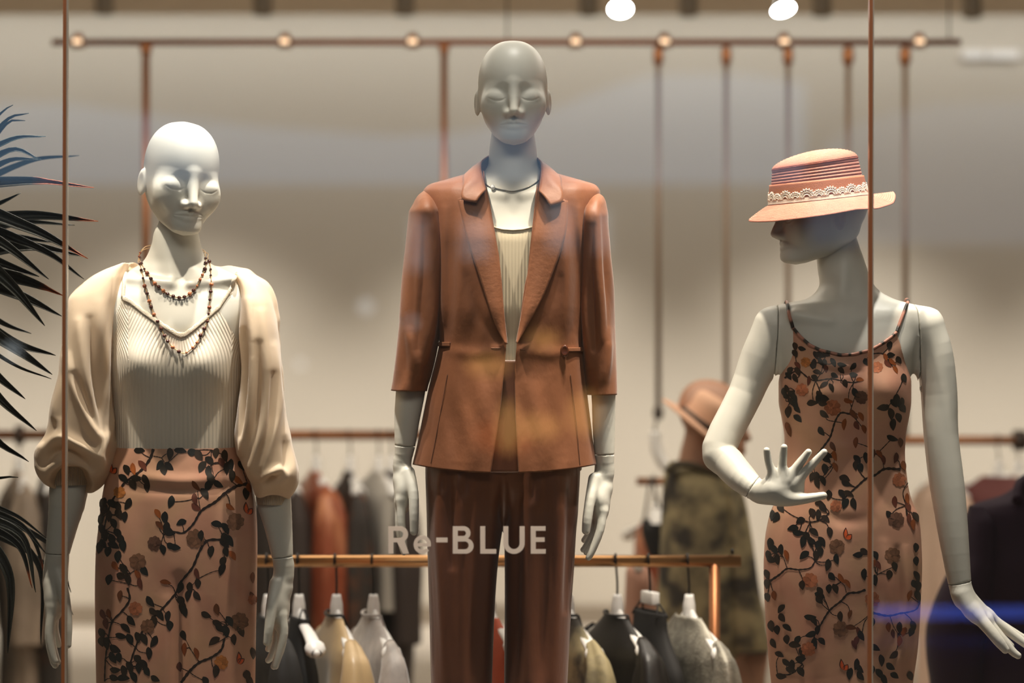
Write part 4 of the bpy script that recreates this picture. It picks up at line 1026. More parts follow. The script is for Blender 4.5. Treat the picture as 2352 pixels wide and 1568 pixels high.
trace(D, TX(1580, 880, 1 / 2.2785), [
    ([(845, 160), (800, 155), (770, 200), (745, 280), (710, 330), (670, 385)], 9, 11), ([(1112, 450), (1030, 448), (980, 480), (930, 500), (880, 545), (840, 580), (810, 610)], 14, 8), ([(740, 680), (690, 715), (640, 725), (600, 715)], 7, 5), ([(430, 1035), (480, 1000), (520, 970), (580, 975), (640, 965), (665, 930)], 12, 6), ([(930, 1080), (890, 1095), (840, 1100), (800, 1140), (740, 1190), (690, 1270), (660, 1320)], 12, 9),
    ([(962, 1200), (1050, 1215), (1130, 1200), (1190, 1185), (1212, 1150)], 13, 6), ([(470, 1525), (540, 1520), (600, 1470)], 9, 6), ([(1150, 520), (1125, 570), (1140, 640)], 5, 3), ([(745, 310), (765, 350), (765, 420)], 4, 3), ([(1025, 445), (1015, 400), (985, 370)], 4, 3), ([(830, 1095), (820, 1060), (800, 1040)], 4, 3), ([(520, 965), (500, 910), (480, 880)], 4, 3), ([(1055, 1215), (1075, 1270), (1100, 1310)], 5, 3), ([(990, 1000), (975, 1040), (960, 1060)], 4, 3)], [],
    [(650, 105, 0), (680, 80, 90), (715, 75, 20), (710, 100, 20), (715, 160, 40), (820, 215, 90, b), (840, 90, 20, b), (880, 50, 60), (870, 160, 40, b), (905, 175, 60, b), (885, 220, 60, b), (920, 240, 70, b), (880, 310, 100, b), (545, 60, 45), (565, 110, 60), (530, 150, 100), (520, 230, 80, b), (535, 250, 80, b), (575, 185, 45), (760, 330, 70, b), (770, 380, 70, b), (725, 400, 40), (770, 440, 70, b), (715, 450, 90), (730, 380, 20), (670, 490, 100), (680, 520, 70), (705, 510, 60), (655, 490, 120), (600, 540, 80, b), (590, 560, 70),
     (1020, 130, 170), (1060, 160, 90), (1100, 100, 70), (1085, 85, 100), (1125, 130, 60), (1075, 215, 100), (1100, 180, 70), (1070, 285, 20), (1110, 310, 80, b), (1130, 430, 80, b), (1085, 390, 100, b), (970, 370, 90, b), (1000, 370, 60, b), (1020, 400, 80, b), (885, 400, 60), (880, 430, 90), (905, 440, 70), (930, 390, 80), (960, 400, 70), (820, 500, 20), (830, 520, 40), (805, 580, 60), (840, 580, 30), (870, 630, 70), (825, 630, 120), (690, 630, 10), (710, 650, 60), (735, 585, 90), (650, 680, 70), (680, 690, 90), (720, 710, 40), (460, 700, 110), (440, 690, 100), (490, 650, 60), (1085, 620, 80, b), (1150, 605, 80, b), (1060, 690, 50), (1150, 650, 70, b), (1160, 710, 90, b), (1190, 700, 60), (1180, 740, 80, b),
     (590, 720, 150), (550, 760, 170), (580, 780, 0), (620, 800, 50), (600, 830, 100), (660, 780, 40), (650, 830, 30), (680, 850, 90), (700, 830, 60), (690, 880, 90), (740, 780, 80), (780, 920, 80), (610, 900, 140), (730, 950, 100), (670, 900, 80), (640, 830, 70), (430, 840, 90), (450, 870, 60), (490, 870, 80), (515, 900, 70, b), (440, 920, 30), (470, 920, 80), (420, 900, 90), (412, 1000, 80), (412, 1050, 80), (415, 1120, 80), (455, 1110, 90, b), (600, 1055, 90), (755, 1010, 60), (805, 1020, 50, b), (835, 1050, 60, b), (740, 1075, 100), (770, 1075, 70), (690, 1090, 60), (690, 1130, 60), (690, 1110, 20),
     (890, 895, 170), (925, 880, 30), (980, 900, 70), (990, 950, 60, b), (970, 950, 110, b), (1080, 960, 70), (1050, 1000, 100), (925, 1000, 90), (980, 1030, 80), (1195, 1010, 60), (1200, 1060, 80), (1205, 1110, 80), (1185, 1050, 60), (1160, 1110, 100, b), (490, 1180, 130), (440, 1270, 80), (495, 1225, 60), (520, 1280, 30), (470, 1290, 90), (520, 1340, 90), (450, 1360, 60), (575, 1345, 110), (560, 1370, 10), (640, 1220, 10), (655, 1240, 60), (680, 1290, 90), (640, 1310, 150), (700, 1350, 50), (665, 1360, 80), (850, 1210, 100, b), (855, 1280, 10, b), (890, 1300, 80, b), (885, 1350, 100, b), (910, 1320, 60), (870, 1370, 60, b), (960, 1250, 90), (975, 1385, 30), (1050, 1275, 80, b), (1075, 1310, 80, b), (1110, 1280, 90), (1130, 1300, 110, b), (1105, 1350, 90, b), (1165, 1300, 100), (1175, 1270, 80), (800, 1220, 80),
     (520, 1460, 40), (550, 1470, 80), (480, 1420, 30), (600, 1410, 60), (590, 1440, 0), (540, 1500, 20), (490, 1530, 10), (590, 1510, 50), (880, 1470, 100), (900, 1490, 60), (850, 1520, 100), (905, 1530, 60), (960, 1500, 100), (1000, 1520, 60), (1010, 1450, 90), (1060, 1480, 40), (1075, 1420, 140), (1080, 1530, 30), (1030, 1550, 60), (1165, 1530, 80), (700, 250, 60), (1190, 860, 90), (1195, 930, 90)],
    [(760, 128, 42, 1), (910, 75, 34, 3), (775, 642, 32, 1), (1105, 505, 36, 1), (1090, 715, 42, 3), (780, 855, 42, 0), (640, 1030, 40, 1), (1070, 900, 42, 0), (965, 1130, 40, 1), (630, 1390, 38, 1), (800, 1285, 42, 0)],
    [(830, 815, -65), (815, 1500, -75)], size=(60, 34))
# keep only print below the neckline
def cut_neck(V, f, C, px, py):
    th = None
    keepv = (py > R_NECK(px) - 3) | ((V[:, 1] > .01) & (py > 815))
    f = np.asarray(f)
    nk = np.where(V[:, 1] < .01, R_NECK(px), 815.0)
    # slide the vertices just above the edge down onto it so the neckline runs smooth
    above = (py < nk) & (py > nk - 8)
    V = V.copy(); V[above, 2] -= (nk[above] - py[above]) * PX
    keepv = py > nk - 8
    return V, f[keepv[f].all(1)], C
zs = np.linspace(R_DRESS.z[0], R_DRESS.z[-1], 330)
dress = garment('slip_dress', R_DRESS, zs, 330, R_FOLDS, R_ROOT, D, cut_neck)
solid = None
xs = np.concatenate([np.linspace(1823, 1838, 6)[:-1], np.linspace(1838, 2050, 60), np.linspace(2050, 2058, 5)[1:]])
V = R_DRESS.front(xs, R_NECK(xs), .0012)
mb = MB().tube(V, .0034, 8)
col = np.where((np.sin(np.arange(len(V)) * .9) > .35)[:, None], DARK[1], PINK2 * .8)
mesh('neck_binding', mb.v[0], [mb.f4[0], mb.f3[0]], M_PRINT, dress, cattr={'Col': np.vstack([np.repeat(col, 8, axis=0), col[:1], col[-1:]])})
for side, seq in ((0, [(1808, 815), (1798, 850), (1789, 885)]), (1, [(2066, 790), (2078, 832), (2090, 872)])):
    pass
for pts in ([(1823, 753, .0), (1816, 728, .0), (1809, 699, .0)], [(2058, 763, 0), (2068, 735, 0), (2085, 694, 0)]):
    a = list(hit(R_torso, spline([p[:2] for p in pts], 8), .0025)); a[0] = R_DRESS.front(pts[0][0], pts[0][1], .002)[0]; a += [a[-1] + np.array([0, .03, .001]), a[-1] + np.array([0, .09, -.04])]
    c = spline(a, 30); mb = MB().tube(c, .0036, 8)
    col = np.where((np.sin(np.arange(30) * .8 + 1) > .2)[:, None], DARK[1], PINK2 * .8)
    mesh('shoulder_strap', mb.v[0], [mb.f4[0], mb.f3[0]], M_PRINT, dress, cattr={'Col': np.vstack([np.repeat(col, 8, axis=0), col[:1], col[-1:]])})
# ---------------------------------------------------------------- hat and necklaces
M_STRAW = mat('pink_straw', srgb(186, 124, 102), rough=.75, bump=.5, bscale=420, stretch=(1, 1, 2.5), vary=.12, vscale=60)
M_BAND = mat('tan_hat_ribbon', srgb(168, 104, 70), rough=.7, bump=.3, bscale=500)
M_LACEW = mat('white_crochet_lace', srgb(236, 226, 208), rough=.9, bump=.6, bscale=700)
M_BEAD1 = mat('dark_garnet_bead', srgb(74, 30, 24), rough=.15, coat=.6)
M_BEAD2 = mat('amber_bead', srgb(196, 120, 78), rough=.15, coat=.6)
M_BEAD3 = mat('rust_bead', srgb(140, 70, 40), rough=.2, coat=.6)
M_GOLD = mat('gold_thread', srgb(196, 158, 104), rough=.35, metal=.7)
M_SILVER = mat('dark_silver_chain', srgb(108, 104, 96), rough=.3, metal=.9)
M_CRYSTAL = mat('crystal_pendant', srgb(232, 232, 228), rough=.05, spec=.9, coat=1)

def L_front(p): return np.minimum(L_torso(p), L_cami_f(p))
def necklace(label, pts, r, beads, f, mt, bm, loc=None):
    c = spline(pts, 140); q = hit(f, c, .0025)
    q[:, 1] = np.minimum(np.convolve(np.pad(q[:, 1], 4, mode='edge'), np.ones(9) / 9, 'valid'), q[:, 1] + .001)
    root = empty('necklace', q[70], label, 'necklace', 'beaded necklaces' if beads else None)
    # closes behind the neck
    back = [q[-1] + np.array([-.01, .05, .012]), (q[0] + q[-1]) / 2 + np.array([0, .115, .022]), q[0] + np.array([.01, .05, .012])]
    full = np.vstack([q, spline([q[-1]] + back + [q[0]], 40)[1:-1]])
    MB().tube(np.vstack([full, full[:1]]), r, 6).build('chain', mt, root)
    rnd = random.Random(5)
    for i in range(beads):
        u = (i + .5) / beads; p = q[int(u * 139)]
        s = rnd.choice((.0034, .0042, .0027, .0046))
        MB().sphere(p + np.array([0, -s * .6, 0]), (s, s, s * rnd.uniform(.85, 1.15)), 10, 8).build('bead', bm[rnd.choice((0, 0, 1, 1, 2))], root)
    return root, q
cv = lambda L: [(x / 2.239, 200 + y / 2.24) for x, y in L]
necklace('short beaded gold necklace, the upper of two on the cream-cardigan mannequin', cv([(732, 842), (724, 872), (735, 920), (775, 985), (820, 1030), (870, 1070), (935, 1085), (990, 1055), (1020, 1010), (1042, 970), (1057, 920), (1050, 866)]), .0009, 21, L_front, M_GOLD, (M_BEAD1, M_BEAD2, M_BEAD3))
necklace('long beaded gold necklace, the lower one reaching onto the ribbed camisole', cv([(722, 858), (722, 900), (735, 975), (745, 1020), (765, 1085), (780, 1135), (800, 1185), (825, 1235), (852, 1290), (890, 1338), (950, 1370), (1002, 1332), (1032, 1280), (1055, 1235), (1072, 1185), (1080, 1085), (1087, 1020), (1080, 930), (1065, 880)]), .0009, 29, L_front, M_GOLD, (M_BEAD1, M_BEAD2, M_BEAD3))
nk, q = necklace('thin dark silver necklace with one crystal above the blazer', [(1110, 418), (1118, 427), (1140, 435), (1172, 441), (1200, 437), (1225, 425), (1242, 412)], .0014, 0, M_torso, M_SILVER, None)
MB().sphere(q[26] + np.array([0, -.004, 0]), (.0052, .0045, .0060), 8, 6).build('crystal', M_CRYSTAL, nk, smooth=False)

# straw hat: axes of the tilted hat
hc = P(1880, 462, .0)                       # middle of the crown's foot
tilt = math.radians(-6.0)
Rh = np.array(Matrix.Rotation(tilt, 3, 'Y') @ Matrix.Rotation(math.radians(3), 3, 'X'))
HAT = empty('straw_hat', hc, 'pink straw hat with white crochet lace trim on the right mannequin', 'hat')
ax, ay = 112 * PX, .108                     # half axes of the crown's foot
def hat_pt(u, r, h):
    """u angle, r relative radius, h height above the foot"""
    return np.stack([ax * r * np.cos(u), ay * r * np.sin(u), h + 0 * u], -1)
def to_w(v): return v @ Rh.T + hc
NT = 160; th = np.linspace(0, 2 * np.pi, NT + 1)[:-1]
# crown: side wall of straw braids, then the rounded top that dips to the rim at both ends
prof = []
side = np.linspace(0, 1, 200)
for t in side: prof.append((1.0 - .115 * t + .028 * (abs(math.sin(t * 12 * math.pi)) ** .5 - 1), .078 * t))
for t in np.linspace(0, 1, 240)[1:-1]:
    a = t * math.pi / 2
    r = .885 * (1 - t) ** 1.0 if False else .885 * math.cos(a)
    prof.append((r, .078 + .028 * math.sin(a) + .0024 * (abs(math.sin(t * 15 * math.pi)) ** .5 - 1)))
V = []
for r, h in prof:
    # the top leans: lower towards the front rim at left, higher at the back
    k = h / .106
    lean = k * k * r * (.008 * np.cos(th))
    V.append(hat_pt(th, r, h + lean))
V.append(hat_pt(th, .0005, prof[-1][1] + 0 * th)[:1].repeat(NT, 0))
V = to_w(np.concatenate(V)); f = gridf(len(prof) + 1, NT, True)
o = mesh('crown', V, f, M_STRAW, HAT); solidify(o, .002, -1)
# brim
def brim(u, t):
    w = np.interp(np.degrees(u) % 360, [0, 45, 90, 135, 180, 225, 270, 315, 360], [62, 58, 56, 52, 50, 56, 60, 62, 62]) * PX
    drop = np.interp(np.degrees(u) % 360, [0, 20, 60, 90, 135, 160, 180, 200, 225, 250, 270, 290, 310, 335, 350, 360], [-.001, .001, .008, .012, .018, .024, .027, .029, .031, .030, .028, .024, .027, .020, .006, -.001])
    n = np.stack([np.cos(u), np.sin(u)], -1)
    b = hat_pt(u, 1.0, 0 * u)
    rip = .0023 * (np.abs(np.sin(t * 13 * np.pi)) ** .5 - 1)
    b[:, :2] += n * (w * t)[:, None]
    b[:, 2] = .002 - drop * (t ** 1.25) + rip
    return b
ts = np.linspace(0, 1, 200)
V = to_w(np.concatenate([brim(th, t + 0 * th) for t in ts]))
o = mesh('brim', V, gridf(200, NT, True)[:, ::-1], M_STRAW, HAT); solidify(o, .0022, 0)
# ribbon band
V = to_w(np.concatenate([hat_pt(th, 1.0 - .115 * t + .022, .002 + .042 * tt + 0 * th) for t, tt in zip(np.linspace(.02, .52, 12), np.linspace(0, 1, 12))]))
o = mesh('ribbon_band', V, gridf(12, NT, True), M_BAND, HAT); solidify(o, .0012, 0)
# crochet lace: a tape and scalloped fans
def on_band(u, h): 
    t = h / .078
    return hat_pt(np.atleast_1d(u), 1.0 - .115 * t + .038, np.atleast_1d(h))
mb = MB()
V = to_w(np.concatenate([on_band(th, .0035 + .0085 * t + 0 * th) for t in np.linspace(0, 1, 5)]))
mb.add(V, gridf(5, NT, True))
nf = 26
for i in range(nf):
    u0 = 2 * math.pi * i / nf; big = i % 2 == 0
    R0 = .0185 if big else .0140; base = .0105; sc = 1 / .1035
    def P2(a, r): return to_w(on_band(u0 + r * math.cos(a) * sc, base + r * math.sin(a)))[0]
    for rr, w in ((.34, .0012), (.62, .0009), (.86, .0012)):
        aa = np.linspace(.05, math.pi - .05, 17); mb.tube([P2(a, R0 * rr) for a in aa], w, 5)
    for a in np.linspace(.12, math.pi - .12, 11): mb.tube([P2(a, R0 * .34), P2(a, R0 * .62), P2(a, R0 * .90)], .00085, 5)
    for a in np.linspace(.15, math.pi - .15, 9): mb.sphere(P2(a, R0 * .97), .0016, 6, 4)
mb.build('lace_trim', M_LACEW, HAT)
# ---------------------------------------------------------------- the shop behind the window
M_WALL = mat('painted_wall', srgb(190, 179, 162), rough=.85, bump=.04, bscale=60)
M_SIDE = mat('painted_side_wall', srgb(196, 186, 170), rough=.85, bump=.04, bscale=60)
M_CEIL = mat('ceiling_paint', srgb(188, 170, 146), rough=.85, bump=.03, bscale=60)
M_FLOOR = mat('pale_stone_floor', srgb(186, 174, 158), rough=.45, vary=.08, vscale=3, bump=.02, bscale=40)
M_BASEB = mat('taupe_baseboard', srgb(132, 118, 100), rough=.6, bump=.03)
M_COPPER = mat('copper_tube', srgb(146, 94, 58), rough=.42, metal=.7, bump=.02, bscale=200)
M_COPPERD = mat('dark_copper_bar', srgb(116, 66, 38), rough=.45, metal=.5, bump=.02, bscale=200)
M_RODHAZE = mat('hazed_copper_rod', srgb(120, 98, 78), rough=.5, metal=.2, bump=.02)  # copper greyed in its colour for the reflection haze over these rods
M_BRASS = mat('brushed_gold_tube', srgb(196, 148, 100), rough=.30, metal=1, bump=.02, bscale=220)
M_WHITE = mat('white_plastic', srgb(236, 232, 226), rough=.35, bump=.01)
M_HOOK = mat('black_wire', srgb(28, 26, 25), rough=.35, metal=.6, bump=.02)
M_DARKM = mat('dark_leather_tie', srgb(52, 38, 28), rough=.6, bump=.2)
M_TUBE = mat('taupe_lamp_housing', srgb(136, 122, 102), rough=.5, bump=.02)
M_LAMPW = mat('lit_lamp_face', srgb(255, 250, 244), emit=(1, .97, .93, 1), estr=6, rough=.4)
M_JOINTGLOW = mat('joint_highlight_glow', srgb(255, 220, 180), emit=(1, .72, .48, 1), estr=1.6, rough=.4)  # emission in place of a highlight on the bar's copper joints
M_COVE = mat('lit_cove_strip', srgb(230, 240, 255), emit=(.86, .93, 1, 1), estr=15, rough=.4)
M_VENT = mat('pale_vent', srgb(236, 230, 222), rough=.6)

# room shell
def slab(name, c, size, m, kind='structure'):
    o = MB().box(c, size).build(name, m, None, smooth=False, origin=c); tag(o, kind=kind); return o
WY = 6.0
slab('floor', (0, 2.6, -.05), (11.2, 7.4, .1), M_FLOOR)
slab('wall_back', (0, WY + .05, 1.6), (11.2, .1, 3.3), M_WALL)
slab('wall_left', (-5.55, 2.6, 1.6), (.1, 6.8, 3.3), M_SIDE)
slab('wall_right', (5.55, 2.6, 1.6), (.1, 6.8, 3.3), M_SIDE)
zc = CAMZ + (784 - 34) / F * 10.55
slab('ceiling', (0, 4.05, zc + .05), (11.2, 3.0, .1), M_CEIL)          # dropped ceiling, short of the back wall
slab('ceiling_upper', (0, 2.6, 3.30), (11.2, 7.4, .1), M_CEIL)
slab('baseboard_back', (0, WY - .012, .045), (11, .024, .09), M_BASEB)
slab('trim_1', (0, -.30, .0), (6.0, .10, .06), M_BASEB)
# cove light in the gap between the dropped ceiling and the back wall
o = MB().box((0, 5.58, zc + .13), (10.8, .05, .03)).build('cove_light_strip', M_COVE, None, smooth=False, origin=(0, 5.58, zc + .13)); tag(o, 'pale cove light strip hidden above the ceiling edge by the back wall', 'light')
# raised plinth under the middle mannequin
pl = MB().box((P(1148, 0)[0], 0, .085), (.50, .46, .17)).build('display_plinth', M_WHITE, None, smooth=False, origin=(P(1148, 0)[0], 0, 0)); bevel(pl)
tag(pl, 'white plinth under the tallest mannequin', 'plinth')

# window: panes, upright joints
M_GLASS = bpy.data.materials.new('shop_window_glass'); M_GLASS.use_nodes = True
nt = M_GLASS.node_tree; nt.nodes.remove(nt.nodes['Principled BSDF'])
tr = nt.nodes.new('ShaderNodeBsdfTransparent'); gl = nt.nodes.new('ShaderNodeBsdfGlossy'); mx = nt.nodes.new('ShaderNodeMixShader'); fr = nt.nodes.new('ShaderNodeFresnel')
tr.inputs[0].default_value = (.96, .97, .96, 1); gl.inputs['Roughness'].default_value = .0; gl.inputs[0].default_value = (1, 1, 1, 1); fr.inputs[0].default_value = 1.5
mu = nt.nodes.new('ShaderNodeMath'); mu.operation = 'MULTIPLY'; mu.inputs[1].default_value = 1.9     # both faces of the pane reflect
nt.links.new(fr.outputs[0], mu.inputs[0]); nt.links.new(mu.outputs[0], mx.inputs[0]); nt.links.new(tr.outputs[0], mx.inputs[1]); nt.links.new(gl.outputs[0], mx.inputs[2]); nt.links.new(mx.outputs[0], nt.nodes['Material Output'].inputs[0])
GY = -.36
xl, xr = P(149, 0, GY)[0], P(1999, 0, GY)[0]
WIN = empty('window_1', (0, GY, 0)); tag(WIN, kind='structure')
for a, c in ((-2.4, xl - .003), (xl + .003, xr - .003), (xr + .003, 2.4)):
    v = [(a, GY, .03), (c, GY, .03), (c, GY, 3.2), (a, GY, 3.2)]
    mesh('pane', v, np.array([[0, 1, 2, 3]]), M_GLASS, WIN, smooth=False)
M_JOINT = mat('copper_brown_joint', srgb(178, 110, 68), rough=.35, metal=.3, bump=.03)
M_EDGE = mat('pale_glass_edge', srgb(196, 186, 170), rough=.25, spec=.6, bump=.01)
for x, tilt_ in ((xl, -.0026), (xr, -.0016)):
    R_ = np.array(Matrix.Rotation(-tilt_, 3, 'Y'))
    m = MB().box((x, GY, 1.6), (.0066, .014, 3.2), R_).build('mullion', M_JOINT, WIN, smooth=False)
    MB().box((x + .0046, GY, 1.6), (.0022, .013, 3.2), R_).build('glass_edge', M_EDGE, m, smooth=False)

# lettering on the glass
def arc(cx, cy, rx, ry, a0, a1, n=18): return [(cx + rx * math.cos(math.radians(a)), cy + ry * math.sin(math.radians(a))) for a in np.linspace(a0, a1, n)]
GLY = [
    (892, [[(0, 0), (0, 63), (27, 63)] + arc(27, 44.5, 18.5, 18.5, 90, -56) + [(47.5, 0), (33.5, 0), (20.5, 26), (11.5, 26), (11.5, 0)], [(11.5, 52.5), (26, 52.5)] + arc(26, 44.3, 8, 8.2, 88, -88) + [(26, 36), (11.5, 36)]]),
    (950, [[(39.6, 16.5)] + arc(20, 21, 20, 21, 2, 320, 46) + arc(20, 21, 11.2, 11.8, 318, 204, 16) + [(9.5, 16.5)], [(31, 24)] + arc(20, 21, 11.2, 11.8, 18, 162, 16) + [(9, 24)]]),
    (1002, [[(0, 26), (0, 37), (26, 37), (26, 26)]]),
    (1040, [[(0, 0), (0, 63), (25, 63)] + arc(25, 47.3, 15.7, 15.7, 88, -52) + arc(29.5, 17.8, 18.3, 17.8, 56, -88) + [(29, 0)], [(11.5, 53), (24, 53)] + arc(24, 46.8, 6.2, 6.2, 85, -85, 10) + [(24, 40.5), (11.5, 40.5)], [(11.5, 28), (28, 28)] + arc(28, 19, 8.6, 9, 85, -85, 10) + [(28, 10), (11.5, 10)]]),
    (1103, [[(0, 0), (0, 63), (11.5, 63), (11.5, 10.5), (37, 10.5), (37, 0)]]),
    (1156, [[(0, 63)] + arc(24.5, 24, 24.5, 24.5, 180, 360, 26) + [(49, 63), (37.5, 63)] + arc(24.5, 24, 13, 13.5, 0, -180, 20) + [(11.5, 63)]]),
    (1219, [[(0, 0), (0, 63), (34, 63), (34, 52.5), (11.5, 52.5), (11.5, 37.5), (32, 37.5), (32, 27), (11.5, 27), (11.5, 10.5), (34.5, 10.5), (34.5, 0)]])]
cu = bpy.data.curves.new('window_lettering', 'CURVE'); cu.dimensions = '2D'; cu.fill_mode = 'BOTH'; cu.extrude = .0002
org = P(1073, 1271, GY)
kk = (GY - CAMY) / F
for x0, loops in GLY:
    for lp in loops:
        sp = cu.splines.new('POLY'); sp.points.add(len(lp) - 1); sp.use_cyclic_u = True
        for q, (a, c) in zip(sp.points, lp): q.co = ((x0 + a - 1073) * kk, c * kk, 0, 1)
M_VINYL = mat('grey_window_vinyl', srgb(226, 212, 198), rough=.6, trans=.45)
bs = M_VINYL.node_tree.nodes['Principled BSDF']; bs.inputs['Alpha'].default_value = .82
tmp = bpy.data.objects.new('tmp', cu); COL.objects.link(tmp); dg = bpy.context.evaluated_depsgraph_get()
me = bpy.data.meshes.new_from_object(tmp.evaluated_get(dg)); bpy.data.objects.remove(tmp)
me.materials.clear(); me.materials.append(M_VINYL)
o = bpy.data.objects.new('window_lettering', me); COL.objects.link(o); o.location = (org[0], GY - .0012, org[2]); o.rotation_euler = (math.pi / 2, 0, 0)
tag(o, 'grey translucent Re-BLUE lettering on the window in front of the brown trousers', 'sign')

# ---------------------------------------------------------------- clothes rails
def rail_tube(parent, name, x0, x1, y, z, r, m):
    MB().tube([(x0, y, z), (x1, y, z)], r, 20).build(name, m, parent)
RY = .60; rz = P(0, 1288, RY)[2]; r0, r1 = P(300, 0, RY)[0], P(1701, 0, RY)[0]; RR = .0139
FR = empty('clothes_rail', ((r0 + r1) / 2, RY, 0), 'low gold clothes rail standing right behind the three mannequins', 'clothes rail')
rail_tube(FR, 'rail', r0, r1, RY, rz, RR, M_BRASS)
for px in (380, 1641):
    x = P(px, 0, RY)[0]; MB().tube([(x, RY, .03), (x, RY, rz - .006)], .0126, 16).build('post', M_COPPER, FR)
    MB().tube([(x, RY - .22, .015), (x, RY + .22, .015)], .0126, 14).build('foot', M_BRASS, FR)
p = P(1682, 1272, RY); MB().tube([p, p + np.array([0, 0, .012])], .004, 8).build('end_screw', M_HOOK, FR)

GARM_SEED = [0]
def coat_hanger(label, x, y, z, rr, yaw, drop=.085, group=None, half=.19, slope=.20, nub=None, knob=False, clip=False):
    """hook over the rail at (x, y, z), white neck and arms below it; yaw 0 = arms along the rail"""
    u = np.array([math.cos(yaw), math.sin(yaw), 0])
    root = empty('coat_hanger', (x, y, z), label, 'hanger', group)
    c = np.array([x, y, z]); R = rr + .0028
    hook = [c + np.array([.0, math.cos(a) * R, math.sin(a) * R]) for a in np.linspace(math.radians(-30), math.radians(200), 18)]
    hook = hook[::-1] if False else hook
    neck = c + np.array([.006, 0, -rr - drop])
    path = [neck, neck + np.array([0, .004, drop * .45]), c + np.array([.004, R * .95, -rr * 1.25])] + [h + np.array([.002, 0, 0]) for h in hook]
    MB().tube(spline(path, 40), .0026, 8).build('hook', M_HOOK, root)
    if clip:
        a = neck + np.array([0, 0, -.006])
        b1 = MB().box(a, (.064, .020, .030), rotz(yaw)).build('clip_bar', M_WHITE, root); bevel(b1, .003)
        return root, neck, u
    t = np.linspace(-1, 1, 41); V = []
    th = np.linspace(0, 2 * np.pi, 13)[:-1]
    w = np.array([-u[1], u[0], 0])
    for s in t:
        k = abs(s); cc = neck + u * s * half + np.array([0, 0, -.058 - slope * half * k ** 1.15 - .02 * k ** 4])
        hh = .030 * (1 - smoothstep(0, .35, k)) + .013 + (.010 if k > .88 else 0); ww = .009 + .010 * k + (.006 if k > .88 else 0)
        if k > .985: hh *= .5; ww *= .5
        V.append(cc + np.cos(th)[:, None] * w * ww + np.sin(th)[:, None] * np.array([0, 0, 1.0]) * hh * .8)
    arms = MB(); arms.add(np.concatenate(V), gridf(41, 12, True))
    arms.sphere(V[0].mean(0), .009, 10, 6); arms.sphere(V[-1].mean(0), .009, 10, 6)
    arms.build('arms', M_WHITE, root)
    MB().tube(spline([neck + [0, 0, .002], neck + [0, 0, -.004], neck + [0, 0, -.03], neck + [0, 0, -.072]], 10), [.010, .0145, .0155, .0165], 14).build('neck', M_WHITE, root)
    return root, neck, u

